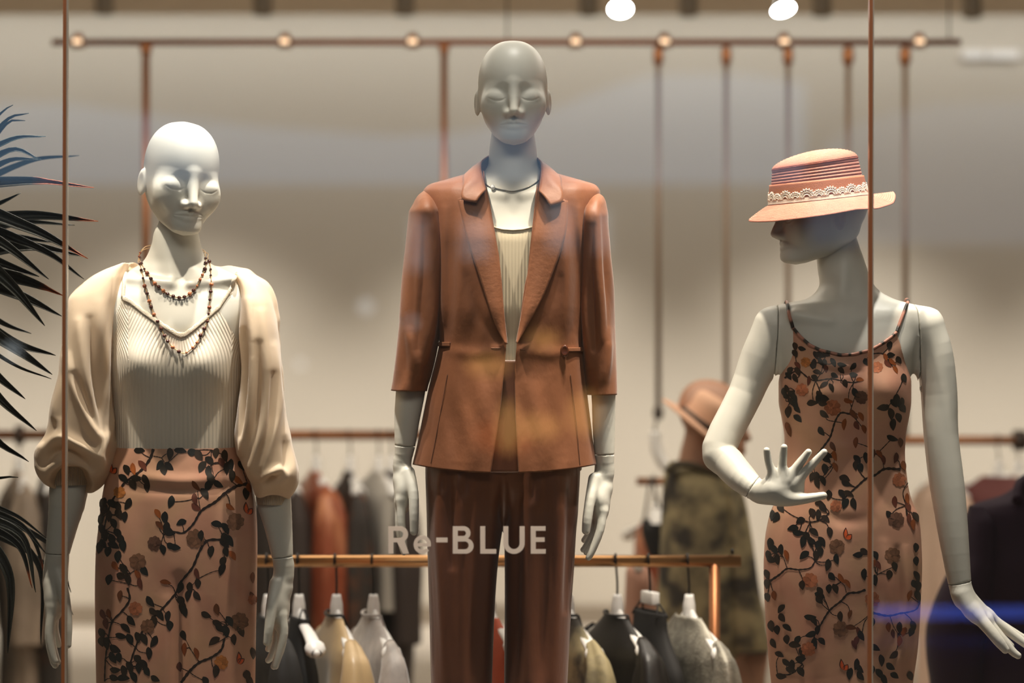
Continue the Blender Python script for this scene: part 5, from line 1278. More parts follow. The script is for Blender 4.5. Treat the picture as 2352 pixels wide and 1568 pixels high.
def hung(name, label, cat, neck, u, m, length=.75, half=.20, slope=.20, thick=.030, sleeves=True, slen=.50, sr=.052, top=.045, strap=False, group=None, trim=None, collar=None, flare=1.15, seed=0, low=0.0, base=.036):
    """a garment on a hanger: body, sleeves, neckline"""
    rn = np.random.default_rng(seed + 11)
    w = np.array([-u[1], u[0], 0.0]); n = 84; th = np.linspace(0, 2 * np.pi, n + 1)[:-1]
    root = empty(name, neck + np.array([0, 0, -base]), label, cat, group)
    zz = np.concatenate([np.linspace(0, .16, 26), np.linspace(.17, length, 46)]); V = []
    ph = rn.uniform(0, 6, 6)
    for d in zz:
        sh = slope * half
        if strap: hl = half * (.45 + .40 * smoothstep(low, low + .12, d)); tk = thick * (.5 + .6 * smoothstep(0, .15, d))
        else: hl = np.interp(d, [0, .010, sh + .012, sh + .03], [.058, .072, half * .97, half]) if d < sh + .03 else half * (1 + (flare - 1) * (d - sh) / length); tk = thick * (.55 + .6 * smoothstep(0, .10, d) + .25 * d / length)
        k = smoothstep(.03, .30, d)
        wob = 1 + k * (.22 * np.sin(3 * th + ph[0]) + .18 * np.sin(5 * th + ph[1] + 3 * d) + .14 * np.sin(9 * th + ph[2]))
        c = np.array([0, 0, -d])
        lean = .006 * np.sin(9 * d + ph[3]) * k
        x = hl * np.sign(np.cos(th)) * np.abs(np.cos(th)) ** .8; y = tk * np.sign(np.sin(th)) * np.abs(np.sin(th)) ** .9 * wob + lean
        dip = -.042 * np.clip(np.sin(th), 0, 1) ** .7 * np.clip(1 - d / .075, 0, 1) if not strap else 0 * th
        V.append(neck + np.array([0, 0, -base]) + c + x[:, None] * u + y[:, None] * w + dip[:, None] * np.array([0, 0, 1.0]))
    o = mesh('body', np.concatenate(V), gridf(len(zz), n, True), m, root); solidify(o, .003, 0)
    if sleeves:
        for s in (-1, 1):
            pth = spline([neck + u * s * half * .80 + np.array([0, 0, -base - slope * half * .80 - .004]), neck + u * s * half * .97 + np.array([0, 0, -base - slope * half - .022]), neck + u * s * (half + .022) + np.array([0, 0, -base - slope * half - .10]), neck + u * s * (half + .018) + w * .006 + np.array([0, 0, -base - slope * half - slen])], 46)
            rad = np.interp(np.linspace(0, 1, 46), [0, .08, .24, .55, 1], [.012, .024, .042, .051, .045]) * sr / .052
            mb = MB(); t = np.gradient(pth, axis=0); t /= np.linalg.norm(t, axis=1)[:, None]; V = []
            for i in range(46):
                a = w - t[i] * t[i].dot(w); a /= np.linalg.norm(a); b_ = np.cross(t[i], a); q = np.linspace(0, 2 * np.pi, 33)[:-1]
                rr = rad[i] * (1 + .10 * np.sin(3 * q + ph[4] + i * .05) + .07 * np.sin(5 * q + ph[5] - i * .08))
                V.append(pth[i] + (np.cos(q) * rr * .92)[:, None] * a + (np.sin(q) * rr)[:, None] * b_)
            o = mesh('sleeve', np.concatenate(V), gridf(46, 32, True), m, root); solidify(o, .0025, 0)
    if trim is not None or collar is not None:
        q = np.linspace(0, 2 * np.pi, 41); c0 = neck + np.array([0, 0, -base + .003])
        pts = c0 + (np.cos(q) * .058)[:, None] * u + (np.sin(q) * thick * .75)[:, None] * w + np.array([0, 0, 1.0]) * (.004 * np.cos(q) ** 2 - .042 * np.clip(np.sin(q), 0, 1) ** .7)[:, None]
        MB().tube(pts, .0038 if trim is not None else .0034, 8).build('collar', trim or collar, root)
    if strap:
        for s in (-1, 1):
            a = neck + u * s * .045 + np.array([0, 0, -base + .02]); b_ = neck + u * s * half * .38 + np.array([0, 0, -base - .012])
            for e in (-.5, .5): MB().tube([a + w * .004 * e, b_ + w * thick * e], .0022, 6).build('strap', m, root)
    return root

M_BLACK = mat('black_cloth', srgb(24, 21, 19), rough=.8, sheen=.0, bump=.2, bscale=300)
M_LEATH = mat('black_leather', srgb(24, 20, 18), rough=.42, spec=.5, bump=.25, bscale=180)
M_CHAMP = mat('champagne_satin', srgb(196, 166, 122), rough=.38, sheen=.2, vary=.15, vscale=16, bump=.15, bscale=80, stretch=(1, 1, .4))
M_SILVV = mat('silver_lilac_velvet', srgb(176, 166, 158), rough=.55, sheen=.8, vary=.30, vscale=30, bump=.3, bscale=120, stretch=(1, 1, .5))
M_SILVR = mat('silver_sequin_cloth', srgb(168, 162, 148), rough=.40, metal=.35, vary=.35, vscale=38, bump=.8, bscale=170)
M_CAMO = mat('olive_marbled_cloth', srgb(156, 142, 106), rough=.75, col2=srgb(52, 46, 38), vscale=9, contrast=(.42, .60), bump=.2, bscale=200)
M_RED = mat('orange_red_cloth', srgb(178, 74, 36), rough=.7, vary=.15, vscale=9, bump=.15)
M_RUST = mat('rust_satin', srgb(140, 66, 38), rough=.45, col2=srgb(206, 140, 100), vscale=9, contrast=(.45, .7), bump=.15, bscale=70, stretch=(2, 2, .4))
M_DKFL = mat('dark_floral_cloth', srgb(46, 38, 32), rough=.7, col2=srgb(96, 58, 34), vscale=16, contrast=(.55, .75), bump=.1)
M_GREYB = mat('taupe_blouse', srgb(128, 112, 96), rough=.7, col2=srgb(168, 148, 128), vscale=6, bump=.15)
M_PALEG = mat('pale_grey_cloth', srgb(192, 184, 172), rough=.75, bump=.12)
M_DKBR = mat('dark_brown_cloth', srgb(52, 40, 34), rough=.75, bump=.15)
M_BURG = mat('burgundy_cloth', srgb(104, 54, 50), rough=.7, bump=.12)
M_BLUSH = mat('blush_cloth', srgb(206, 176, 154), rough=.75, bump=.12)
M_PINKC = mat('dusty_pink_cloth', srgb(178, 132, 110), rough=.7, bump=.12)
M_PLUM = mat('dark_plum_velvet', srgb(32, 14, 32), rough=.75, spec=.2, sheen=.03, vary=.15, vscale=5, bump=.15, bscale=200)
M_TANSK = mat('tan_mannequin', srgb(168, 124, 98), rough=.5, bump=.02)

yaw = math.radians(-70)
front = [   # px of the hook, garment
    (610, 'black_shirt', 'black shirt on a white hanger, beside the left mannequin\'s hand', 'shirt', M_BLACK, dict(half=.19, sleeves=True, slen=.42, sr=.05)),
    (681, 'black_camisole', 'black strappy camisole with the white hanger end sticking out at its shoulder', 'top', M_BLACK, dict(half=.15, strap=True, sleeves=False, low=.03)),
    (767, 'satin_blouse', 'champagne satin blouse with dark beaded neck on the low gold rail', 'blouse', M_CHAMP, dict(half=.165, trim=M_HOOK, slen=.5, sr=.056, slope=.34)),
    (852, 'velvet_blouse', 'silver velvet blouse hanging beside the champagne satin one', 'blouse', M_SILVV, dict(half=.165, collar=M_SILVV, slen=.5, sr=.050, slope=.34)),
    (1120, 'orange_dress', 'orange-red dress glimpsed between the brown trouser legs', 'dress', M_RED, dict(half=.17, sleeves=False)),
    (1300, 'marbled_jacket', 'olive marbled jacket with black edge beside the trousers', 'jacket', M_CAMO, dict(half=.17, trim=M_BLACK, slen=.5, slope=.34)),
    (1412, 'leather_jacket', 'black leather jacket with collar on the low gold rail', 'jacket', M_LEATH, dict(half=.165, collar=M_LEATH, slen=.5, sr=.058, slope=.30)),
    (1487, 'black_camisole', 'black strappy camisole on a white clip hanger', 'top', M_BLACK, dict(half=.17, strap=True, sleeves=False, low=.03)),
    (1577, 'silver_jacket', 'silver shimmering jacket nearest the rail end post', 'jacket', M_SILVR, dict(half=.165, slen=.5, sr=.050, slope=.36))]
for i, (px, nm, lb, cat, m, kw) in enumerate(front):
    x = P(px, 0, RY)[0]; clip = px == 1487
    hl = {0: 'white hanger under the black shirt nearest the left mannequin', 1: 'white hanger with a bare rounded end beside the black strappy camisole', 2: 'white hanger holding the champagne satin blouse', 3: 'white hanger holding the silver velvet blouse', 4: 'white hanger holding the orange-red dress', 5: 'white hanger holding the olive marbled jacket', 6: 'white hanger holding the black leather jacket', 7: 'white clip hanger holding the black camisole', 8: 'white hanger holding the silver shimmering jacket'}[i]
    yw = yaw + math.radians((i * 37 % 9) - 4)
    root, neck, u = coat_hanger(hl, x, RY, rz, RR, yw, drop=.066, clip=clip, group='white hangers on the low gold rail', half=kw['half'] * (1.0 if i != 1 else 1.28), slope=kw.get('slope', .2) * .9)
    hung(nm, lb, cat, neck, u, m, seed=i, base=.048 if not clip else .036, **kw)

# ---------------------------------------------------------------- suspended copper rails at the back
BY = 3.0
bz = P(0, 97, BY)[2]
BAR = empty('ceiling_bar', (0, BY, bz), 'long copper bar with glowing highlights on its round joints hung under the ceiling', 'bar')
rail_tube(BAR, 'bar', P(120, 0, BY)[0], P(2206, 0, BY)[0], BY, bz, .0115, M_COPPERD)
for px in (1165, 2180):
    x = P(px, 0, BY)[0]; MB().tube([(x, BY, bz), (x, BY, 3.25)], .003, 6).build('suspension_wire', M_HOOK, BAR)
for px in (180, 655, 948, 1322, 1526, 1800, 2110):
    x = P(px, 0, BY)[0]
    sp = MB().tube([(x, BY - .004, bz - .020), (x, BY - .010, bz + .010), (x, BY - .012, bz + .030)], [.024, .022, .012], 16).build('bar_joint', M_COPPER, BAR)
    MB().sphere((x, BY - .020, bz + .002), (.017, .012, .017), 12, 8).build('lens', M_JOINTGLOW, sp)  # glowing ball stands in for the highlight on a copper joint
hrz = P(0, 999, BY)[2]
HR = empty('hanging_rail', (P(600, 0, BY)[0], BY, hrz), 'copper clothes rail on two rods at the back, behind the left and middle mannequins', 'clothes rail')
rail_tube(HR, 'rail', P(-330, 0, BY)[0], P(1075, 0, BY)[0], BY, hrz, .0165, M_COPPER)
for px, r in ((335, .0135), (1020, .0120)):
    x = P(px, 0, BY)[0]
    rod = MB().tube([(x, BY, hrz), (x, BY, bz - .012)], r, 14).build('rod', M_COPPER, HR)
    MB().tube([(x, BY, bz - .045), (x, BY, bz - .008)], [r * 1.1, r * 1.7], 14).build('rod_cap', M_COPPER, rod)
x = P(45, 0, BY)[0]; MB().tube([(x - .012, BY, hrz), (x + .012, BY, hrz)], .033, 14).build('leather_tie', M_DARKM, HR)
hr2 = P(0, 1011, BY)[2]
HR2 = empty('hanging_rail', (P(2200, 0, BY)[0], BY, hr2), 'copper clothes rail hung on rods behind the right mannequin', 'clothes rail')
rail_tube(HR2, 'rail', P(1900, 0, BY)[0], P(2660, 0, BY)[0], BY, hr2, .0150, M_COPPER)
x = P(2342, 0, BY)[0]; MB().tube([(x - .02, BY, hr2), (x + .02, BY, hr2)], .035, 14).build('leather_tie', M_DARKM, HR2)
def rod(x, z0, parent, r):
    o = MB().tube([(x, BY, z0), (x, BY, bz - .018)], r, 12).build('rod', M_RODHAZE, parent)
    MB().tube([(x, BY, P(0, 152, BY)[2]), (x, BY, P(0, 140, BY)[2]), (x, BY, P(0, 114, BY)[2]), (x, BY, P(0, 106, BY)[2])], [r * 1.1, r * 1.9, r * 1.9, r * 1.0], 14).build('rod_cap', M_COPPER, o); return o
for px in (1948, 2079): rod(P(px, 0, BY)[0], hr2, HR2, .0105)
for px, zpy, lb in ((1512, 950, 'thin copper rod with a dark end fitting above the white bust hanger'), (1668, 1180, 'thin copper rod hanging left of the right mannequin\'s bent elbow'), (1810, 1180, 'thin copper rod hanging behind the straw hat')):
    x = P(px, 0, BY)[0]; root = empty('hanging_rod', (x, BY, P(0, zpy, BY)[2]), lb, 'rod', None)
    rod(x, P(0, zpy, BY)[2], root, .0095)
    MB().sphere((x, BY, P(0, zpy - 2, BY)[2]), (.018, .018, .026), 10, 8).build('end_fitting', M_DARKM, root)

# garments on the back rails
yb_ = math.radians(-74)
back = [(-60, HR, hrz, 'blouse', 'dark brown blouse at the far left end of the back rail', M_DKBR, {}), (40, HR, hrz, 'blouse', 'taupe blouse on the back rail behind the palm leaves', M_GREYB, dict(sr=.07)), (105, HR, hrz, 'dress', 'dark floral dress on the back rail beside the taupe blouse', M_DKFL, dict(length=1.1)),
        (640, HR, hrz, 'top', 'dark brown top behind the cardigan sleeve on the back rail', M_DKBR, {}), (722, HR, hrz, 'blouse', 'rust satin blouse on the back rail', M_RUST, dict(sr=.07)), (800, HR, hrz, 'dress', 'dark floral dress hanging right of the rust satin blouse', M_DKFL, dict(length=1.1)),
        (866, HR, hrz, 'blouse', 'pale grey blouse between the two dark garments on the back rail', M_PALEG, dict(sleeves=False, length=.45)), (896, HR, hrz, 'dress', 'dark brown dress last on the back rail, beside the blazer sleeve', M_DKBR, dict(length=1.1)),
        (2160, HR2, hr2, 'dress', 'blush dress on the right back rail beside the slip dress', M_BLUSH, dict(length=1.1)), (2290, HR2, hr2, 'blouse', 'burgundy blouse on the right back rail', M_BURG, {}), (2335, HR2, hr2, 'blouse', 'blush blouse in front of the burgundy one at the right edge', M_BLUSH, {})]
for i, (px, par, z, cat, lb, m, kw) in enumerate(back):
    x = P(px, 0, BY)[0]
    yw = yb_ + math.radians(i * 29 % 11 - 5)
    if px >= 2280: yw = math.radians(-40)
    root, neck, u = coat_hanger('white hanger holding the ' + lb.split(' on the')[0].split(' at the')[0].split(' hanging')[0].split(' behind')[0].split(' between')[0].split(' last')[0].split(' in front')[0] + (' beside the blazer sleeve' if px == 896 else ' at the back') , x, BY, z, .0165, yw, drop=.055, group='white hangers on the back rails', half=.19)
    d = dict(half=.18, slope=.30, thick=.034); d.update(kw)
    hung({'top': 'knit_top', 'blouse': 'blouse', 'dress': 'dress'}[cat], lb, cat, neck, u, m, seed=20 + i, base=.048, **d)

# ceiling lamps
for k, px in enumerate((240, 604, 930, 1352, 1582, 1888, 2234)):
    py = (34, 36, 36, 36, 38, 38, 42)[k]; y = 4.3; p = P(px, py, y)
    root = empty('ceiling_downlight', (p[0], y, zc), 'taupe tube downlight, %s of seven along the top edge' % ('first', 'second', 'third', 'fourth', 'fifth', 'sixth', 'last')[k] + ' from the left', 'ceiling lamp', 'taupe tube downlights')
    w = 45 / F * (y + 5) / 2
    MB().tube([(p[0], y, zc), (p[0], y, p[2] + .004), (p[0], y, p[2])], [w, w, w * .9], 24).build('housing', M_TUBE, root)
    MB().tube([(p[0], y, p[2] - .001), (p[0], y, p[2] + .012)], w * .6, 20).build('lens', M_DARKM, root)
for px, py, rx, rot, lb in ((1425, 20, 33, 0, 'round white spotlight face above and right of the tallest mannequin'), (1799, 21, 33, 18, 'tilted oval white spotlight face above the straw hat')):
    y = .35; c = P(px, py, y); r = rx / F * 5.35
    root = empty('pendant_spotlight', c, lb, 'spotlight', 'white spotlights near the glass')
    el = 40 if rot == 0 else 33                                  # how far the face tips towards the street
    nrm = np.array([math.sin(math.radians(rot)) * .55, -math.sin(math.radians(el)), -math.cos(math.radians(el))]); nrm /= np.linalg.norm(nrm)
    MB().tube([c + nrm * -.0005, c + nrm * .003], r, 40).build('lamp_face', M_LAMPW, root)
    MB().tube([c + nrm * -.045, c + nrm * -.006, c + nrm * .001], [r * .35, r * .9, r * .98], 32).build('housing', M_TUBE, root)
    MB().tube([c - nrm * .04, c - nrm * .05 + np.array([0, .0, .06]), (c[0], c[1] + .03, 3.25)], .004, 8).build('stem', M_TUBE, root)
for px0, px1 in ((2212, 2262), (2270, 2342)):
    a = P(px0, 116, 5.97); b_ = P(px1, 134, 5.97)
    vc = ((a[0] + b_[0]) / 2, 5.985, (a[2] + b_[2]) / 2)
    o = MB().box(vc, (b_[0] - a[0], .03, a[2] - b_[2])).build('air_vent', M_VENT, None, smooth=False, origin=vc)
    tag(o, 'small pale air vent high on the back wall, ' + ('the shorter left one' if px0 == 2212 else 'the longer right one'), 'vent', 'pale vents on the back wall')

# ---------------------------------------------------------------- tan mannequin in the marbled jacket, facing away to the right
TY = 1.8
T_ROOT = empty('mannequin', (P(1610, 0, TY)[0], TY, 0), 'blurred tan mannequin in an olive marbled jacket and tipped sun hat in the shop', 'mannequin')
def rowsY(rows, y, **k): return Rows([(a, b, c, y, d, e) for a, b, c, d, e in rows], 2.3, **k)
nk = rowsY([(950, 1585, 1648, .05, .06), (1000, 1572, 1652, .06, .07), (1040, 1562, 1642, .06, .065), (1075, 1550, 1650, .065, .065), (1100, 1545, 1670, .07, .07), (1500, 1540, 1720, .10, .10), (1560, 1580, 1740, .1, .1), (1790, 1590, 1740, .1, .1)], TY)
zs = np.linspace(nk.z[0], nk.z[-1], 60); V, f = loft_part('b', nk, zs, 60, None, None); mesh('torso', V, f, M_TANSK, T_ROOT)
hd = bpy.data.objects.new('head', HEAD_DATA.copy()); hd.data.materials[0] = M_TANSK; COL.objects.link(hd); hd.parent = T_ROOT
hd.location = P(1636, 960, TY) - root_loc(T_ROOT); hd.rotation_euler = (math.radians(10), math.radians(28), math.radians(110))
for px in (1640, 1722):
    x = P(px, 0, TY)[0]; MB().tube([(x, TY, P(0, 1480, TY)[2]), (x, TY, .35), (x, TY + .02, .06), (x + .03, TY - .04, .012)], [.06, .045, .03, .03], 16).build('leg', M_TANSK, T_ROOT)
jk = rowsY([(1062, 1540, 1600, .05, .06), (1075, 1532, 1640, .07, .08), (1095, 1528, 1668, .09, .09), (1150, 1524, 1688, .11, .11), (1250, 1520, 1700, .12, .12), (1350, 1514, 1706, .125, .12), (1450, 1508, 1712, .13, .12), (1522, 1506, 1690, .13, .12)], TY)
J_FOLDS = [([(1560, 1100), (1556, 1300), (1550, 1500)], 14, -.02), ([(1600, 1110), (1604, 1300), (1600, 1500)], 16, .02), ([(1640, 1120), (1646, 1300), (1640, 1500)], 14, -.02)]
zs = np.linspace(jk.z[0], jk.z[-1], 90); V, f = loft_part('j', jk, zs, 110, None, None, folds=J_FOLDS)
jacket = mesh('jacket', V, f, M_CAMO, T_ROOT); solidify(jacket, .004, -1)
sv = rowsY([(1085, 1655, 1675, .03, .03), (1100, 1650, 1690, .05, .05), (1150, 1655, 1708, .075, .075), (1250, 1662, 1726, .09, .09), (1350, 1664, 1740, .095, .095), (1440, 1660, 1758, .10, .10), (1468, 1658, 1764, .10, .10), (1490, 1662, 1764, .095, .095)], TY - .02)
zs = np.linspace(sv.z[0], sv.z[-1], 70); V, f = loft_part('s', sv, zs, 70, None, None, folds=[([(1690, 1130), (1684, 1300), (1690, 1460)], 10, -.02), ([(1722, 1200), (1730, 1460)], 12, .012)])
sl = mesh('sleeve', V, f, M_CAMO, jacket); solidify(sl, .004, -1)
M_OLIVE = mat('dark_olive_trim', srgb(74, 66, 50), rough=.7, bump=.1)
zs = np.linspace(P(0, 1490, TY)[2], P(0, 1462, TY)[2], 6); V, f = loft_part('c', Rows([(1455, 1658, 1765, TY - .02, .103, .10), (1492, 1660, 1767, TY - .02, .100, .10)], 2.3), zs, 60, None, None); mesh('cuff', V, f, M_OLIVE, jacket)
MB().tube(spline([P(1532, 1082, TY - .07), P(1560, 1066, TY - .085), P(1605, 1074, TY - .085), P(1650, 1098, TY - .07)], 30), .011, 10).build('collar', M_OLIVE, jacket)
# sun hat tipped over its head
hc2 = P(1618, 978, TY); R2 = np.array(Matrix.Rotation(math.radians(33), 3, 'Y') @ Matrix.Rotation(math.radians(8), 3, 'X'))
SH = empty('sun_hat', hc2, 'tipped pink-tan sun hat on the blurred tan mannequin', 'hat')
M_FELT = mat('pink_tan_felt', srgb(214, 168, 138), rough=.8, bump=.15)
prof = [(.088, 0), (.086, .03), (.080, .07), (.066, .088), (.035, .094), (.001, .094)]
V = np.array([[r * np.cos(t), r * np.sin(t), h] for r, h in spline(prof, 24) for t in th[::4]]) @ R2.T + hc2
mesh('crown', V, gridf(24, len(th[::4]), True), M_FELT, SH)
V = np.array([[r * np.cos(t), r * np.sin(t), h + .006 * np.sin(2 * t)] for r, h in [(.084, .002), (.10, .0), (.125, -.002), (.14, -.002)] for t in th[::4]]) @ R2.T + hc2
o = mesh('brim', V, gridf(4, len(th[::4]), True), M_FELT, SH); solidify(o, .006, 0)
V = np.array([[r * np.cos(t), r * np.sin(t), h] for r, h in [(.0895, .004), (.0885, .022)] for t in th[::4]]) @ R2.T + hc2
o = mesh('hat_band', V, gridf(2, len(th[::4]), True), M_DARKM, SH); solidify(o, .002, 0)
# white bust hanger, bag and rust bag beside it
WH = empty('bust_hanger', P(1520, 960, 2.4), 'curved white hanger arm to the left of the tan mannequin\'s neck', 'hanger')
MB().tube(spline([P(1504, 990, 2.4), P(1508, 1030, 2.4), P(1522, 1062, 2.4), P(1546, 1082, 2.4)], 24), [.018] * 20 + [.022] * 4, 14).build('arm', M_WHITE, WH)
MB().tube(spline([P(1512, 945, 2.95), P(1508, 960, 2.8), P(1504, 992, 2.4)], 10), .004, 8).build('hook', M_HOOK, WH)
def lump(name, label, cat, rows, y, m, n=2.6, group=None, hem=None):
    R = rowsY(rows, y); zs = np.linspace(R.z[0], R.z[-1], 50); V, f = loft_part('l', R, zs, 60, None, None)
    c = V.mean(0); o = mesh(name, V, f, m, None, origin=(c[0], y, V[:, 2].min())); solidify(o, .004, -1); tag(o, label, cat, group); return o

# hung pieces seen past the tan mannequin
def simple_hung(px, z, lb, cat, nm, m, hl, y=2.4, **kw):
    x = P(px, 0, y)[0]
    root, neck, u = coat_hanger(hl, x, y, z, .0165, math.radians(-62), drop=.055, half=.17)
    return hung(nm, lb, cat, neck, u, m, base=.048, **kw)
r3 = P(0, 1105, 2.4)[2]
R3 = empty('clothes_rail', (P(1480, 0, 2.4)[0], 2.4, 0), 'short copper rail half hidden left of the tan mannequin', 'clothes rail')
rail_tube(R3, 'rail', P(1462, 0, 2.4)[0], P(1700, 0, 2.4)[0], 2.4, r3, .012, M_COPPER)
for px in (1560, 1690): MB().tube([(P(px, 0, 2.4)[0], 2.4, 0.0), (P(px, 0, 2.4)[0], 2.4, r3)], .011, 12).build('post', M_COPPER, R3)
simple_hung(1500, r3, 'rust top behind the black bag, left of the tan mannequin', 'top', 'rust_camisole', M_RUST, 'white hanger of the rust top left of the tan mannequin', half=.10, sleeves=False, length=.28)
BG = empty('shoulder_bag', P(1500, 1285, 2.1), 'black shoulder bag with white flap left of the tan mannequin', 'bag')
R_ = rowsY([(1192, 1476, 1530, .03, .03), (1215, 1473, 1532, .045, .045), (1255, 1482, 1534, .045, .045), (1285, 1496, 1534, .03, .03)], 2.1)
V, f = loft_part('b', R_, np.linspace(R_.z[0], R_.z[-1], 24), 40, None, None); mesh('body', V, f, M_BLACK, BG)
MB().tube(spline([P(1478, 1200, 2.1), P(1488, 1140, 2.3), (P(1496, 0, 2.4)[0], 2.4, r3 + .016), P(1508, 1140, 2.3), P(1524, 1200, 2.1)], 24), .004, 8).build('strap', M_BLACK, BG)
R_ = rowsY([(1168, 1492, 1528, .02, .02), (1200, 1488, 1526, .048, .02)], 2.1)
V, f = loft_part('b', R_, np.linspace(R_.z[0], R_.z[-1], 12), 40, None, None); mesh('flap', V, f, M_WHITE, BG)
DY = 1.5
x = P(1462, 0, DY)[0]
R4 = empty('garment_stand', (x, DY, 0), 'thin stand carrying the dusty pink dress behind the low rail', 'stand')
MB().tube([(x, DY, .012), (x, DY, P(0, 1296, DY)[2])], .008, 10).build('post', M_COPPER, R4); MB().tube([(x, DY, 0), (x, DY, .012)], .13, 28).build('base', M_COPPER, R4)
MB().tube([(x, DY - .10, P(0, 1296, DY)[2]), (x, DY + .10, P(0, 1296, DY)[2])], .012, 12).build('cross_bar', M_WHITE, R4)
lump('pink_dress', 'dusty pink sleeveless dress hanging behind the black leather jacket', 'dress', [(1298, 1450, 1474, .07, .07), (1312, 1442, 1490, .10, .10), (1340, 1440, 1500, .11, .11), (1450, 1436, 1506, .11, .11), (1700, 1425, 1520, .13, .13)], DY, M_PINKC)

# plum jacket on a form at the right
PY_ = 1.0
PF = empty('dress_form', (P(2400, 0, PY_)[0], PY_, 0), 'headless form in a dark plum jacket behind the right mannequin\'s lowered hand', 'dress form')
PR = rowsY([(1098, 2352, 2420, .06, .06), (1120, 2332, 2440, .07, .075), (1140, 2300, 2475, .085, .085), (1158, 2238, 2540, .09, .09), (1180, 2222, 2556, .10, .10), (1250, 2222, 2556, .11, .11), (1300, 2214, 2566, .12, .11), (1400, 2224, 2560, .12, .11), (1560, 2210, 2570, .13, .12), (1640, 2205, 2575, .13, .12)], PY_)
zs = np.linspace(PR.z[0], PR.z[-1], 90); V, f = loft_part('p', PR, zs, 110, None, None, folds=[([(2300, 1170), (2290, 1350), (2300, 1560)], 18, -.015), ([(2380, 1130), (2384, 1350), (2384, 1560)], 12, -.01)])
pj = mesh('jacket', V, f, M_PLUM, PF)
for s, rows in ((0, [(1162, 2226, 2260, .04, .04), (1200, 2218, 2290, .07, .07), (1270, 2208, 2292, .08, .08), (1330, 2172, 2288, .09, .09), (1400, 2142, 2276, .095, .095), (1450, 2129, 2262, .10, .10), (1510, 2130, 2256, .10, .10), (1570, 2138, 2252, .095, .095), (1680, 2150, 2240, .08, .08)]),
                (1, [(1162, 2520, 2552, .04, .04), (1200, 2490, 2562, .07, .07), (1270, 2488, 2572, .08, .08), (1400, 2504, 2638, .095, .095), (1510, 2524, 2650, .10, .10), (1680, 2540, 2630, .08, .08)])):
    R_ = rowsY(rows, PY_ - .02); V, f = loft_part('s', R_, np.linspace(R_.z[0], R_.z[-1], 60), 60, None, None, folds=[([(2250, 1200), (2215, 1330), (2190, 1480)], 14, -.015)]); mesh('sleeve', V, f, M_PLUM, pj)
MB().tube(spline([P(2336, 1150, PY_ - .09), P(2345, 1108, PY_ - .04), P(2386, 1094, PY_ + .06), P(2428, 1108, PY_ - .04), P(2436, 1150, PY_ - .09)], 40), .013, 10).build('collar', M_PLUM, pj)
x = P(2388, 0, PY_)[0]
MB().tube([(x, PY_, .02), (x, PY_, P(0, 1620, PY_)[2])], .018, 14).build('stand_pole', M_BASE, PF); MB().tube([(x, PY_, 0), (x, PY_, .02)], .17, 32).build('stand_base', M_BASE, PF)

# ---------------------------------------------------------------- palm at the left edge
M_LEAF = mat('dark_palm_leaf', srgb(44, 46, 40), rough=.42, spec=.35, attr='Col', vary=.25, vscale=30, stretch=(6, 6, 6), bump=.1, bscale=90)
M_POT = mat('grey_planter', srgb(120, 112, 102), rough=.7, bump=.2, bscale=40)
M_STEM = mat('palm_trunk', srgb(84, 68, 50), rough=.9, bump=.6, bscale=50)
LY = -.05
px0 = P(-190, 0, LY)[0]
PALM = empty('potted_palm', (px0, .02, 0), 'dark green potted palm with browned leaf tips at the left edge of the window', 'plant')
GRN = np.array(srgb(46, 48, 42)[:3]); GRN_REFL = np.array(srgb(38, 60, 58)[:3]); TIP = np.array(srgb(178, 92, 52)[:3])  # the second green has the screen's blue reflection put into it
def blade(pts, w, tip=0.0, col=GRN, y0=0.0, y1=0.0, flat=.35):
    c2 = spline(pts, 30); t = np.linspace(0, 1, 30)
    w_ = w * np.clip(np.minimum(1, .55 + t * 1.2), 0, 1) * np.clip((1 - t) / .62, 0, 1) ** .8
    if tip: w_ = np.where(t > 1 - tip, w_ * .8, w_)
    d = np.gradient(c2, axis=0); d /= np.linalg.norm(d, axis=1)[:, None]; nn = np.stack([-d[:, 1], d[:, 0]], 1)
    rows = []; cols = []
    for s, dep in ((-1, 0), (-.5, .006), (0, .012), (.5, .006), (1, 0)):
        q = c2 + nn * (w_ * .5 * s)[:, None]; yy = y0 + (y1 - y0) * t + dep * (w / 30.0)
        rows.append(np.array([P(a, b_, y) for (a, b_), y in zip(q, yy)])); k = smoothstep(1 - tip - .03, 1 - tip + .03, t) if tip else 0 * t
        cols.append(col * (1 - k)[:, None] * (1.25 if s == 0 else 1) + TIP * k[:, None])
    o = mesh('leaf', np.concatenate(rows), gridf(5, 30), M_LEAF, PALM, cattr={'Col': np.concatenate(cols)}); solidify(o, .0012, 0)
O = (-210, 620)
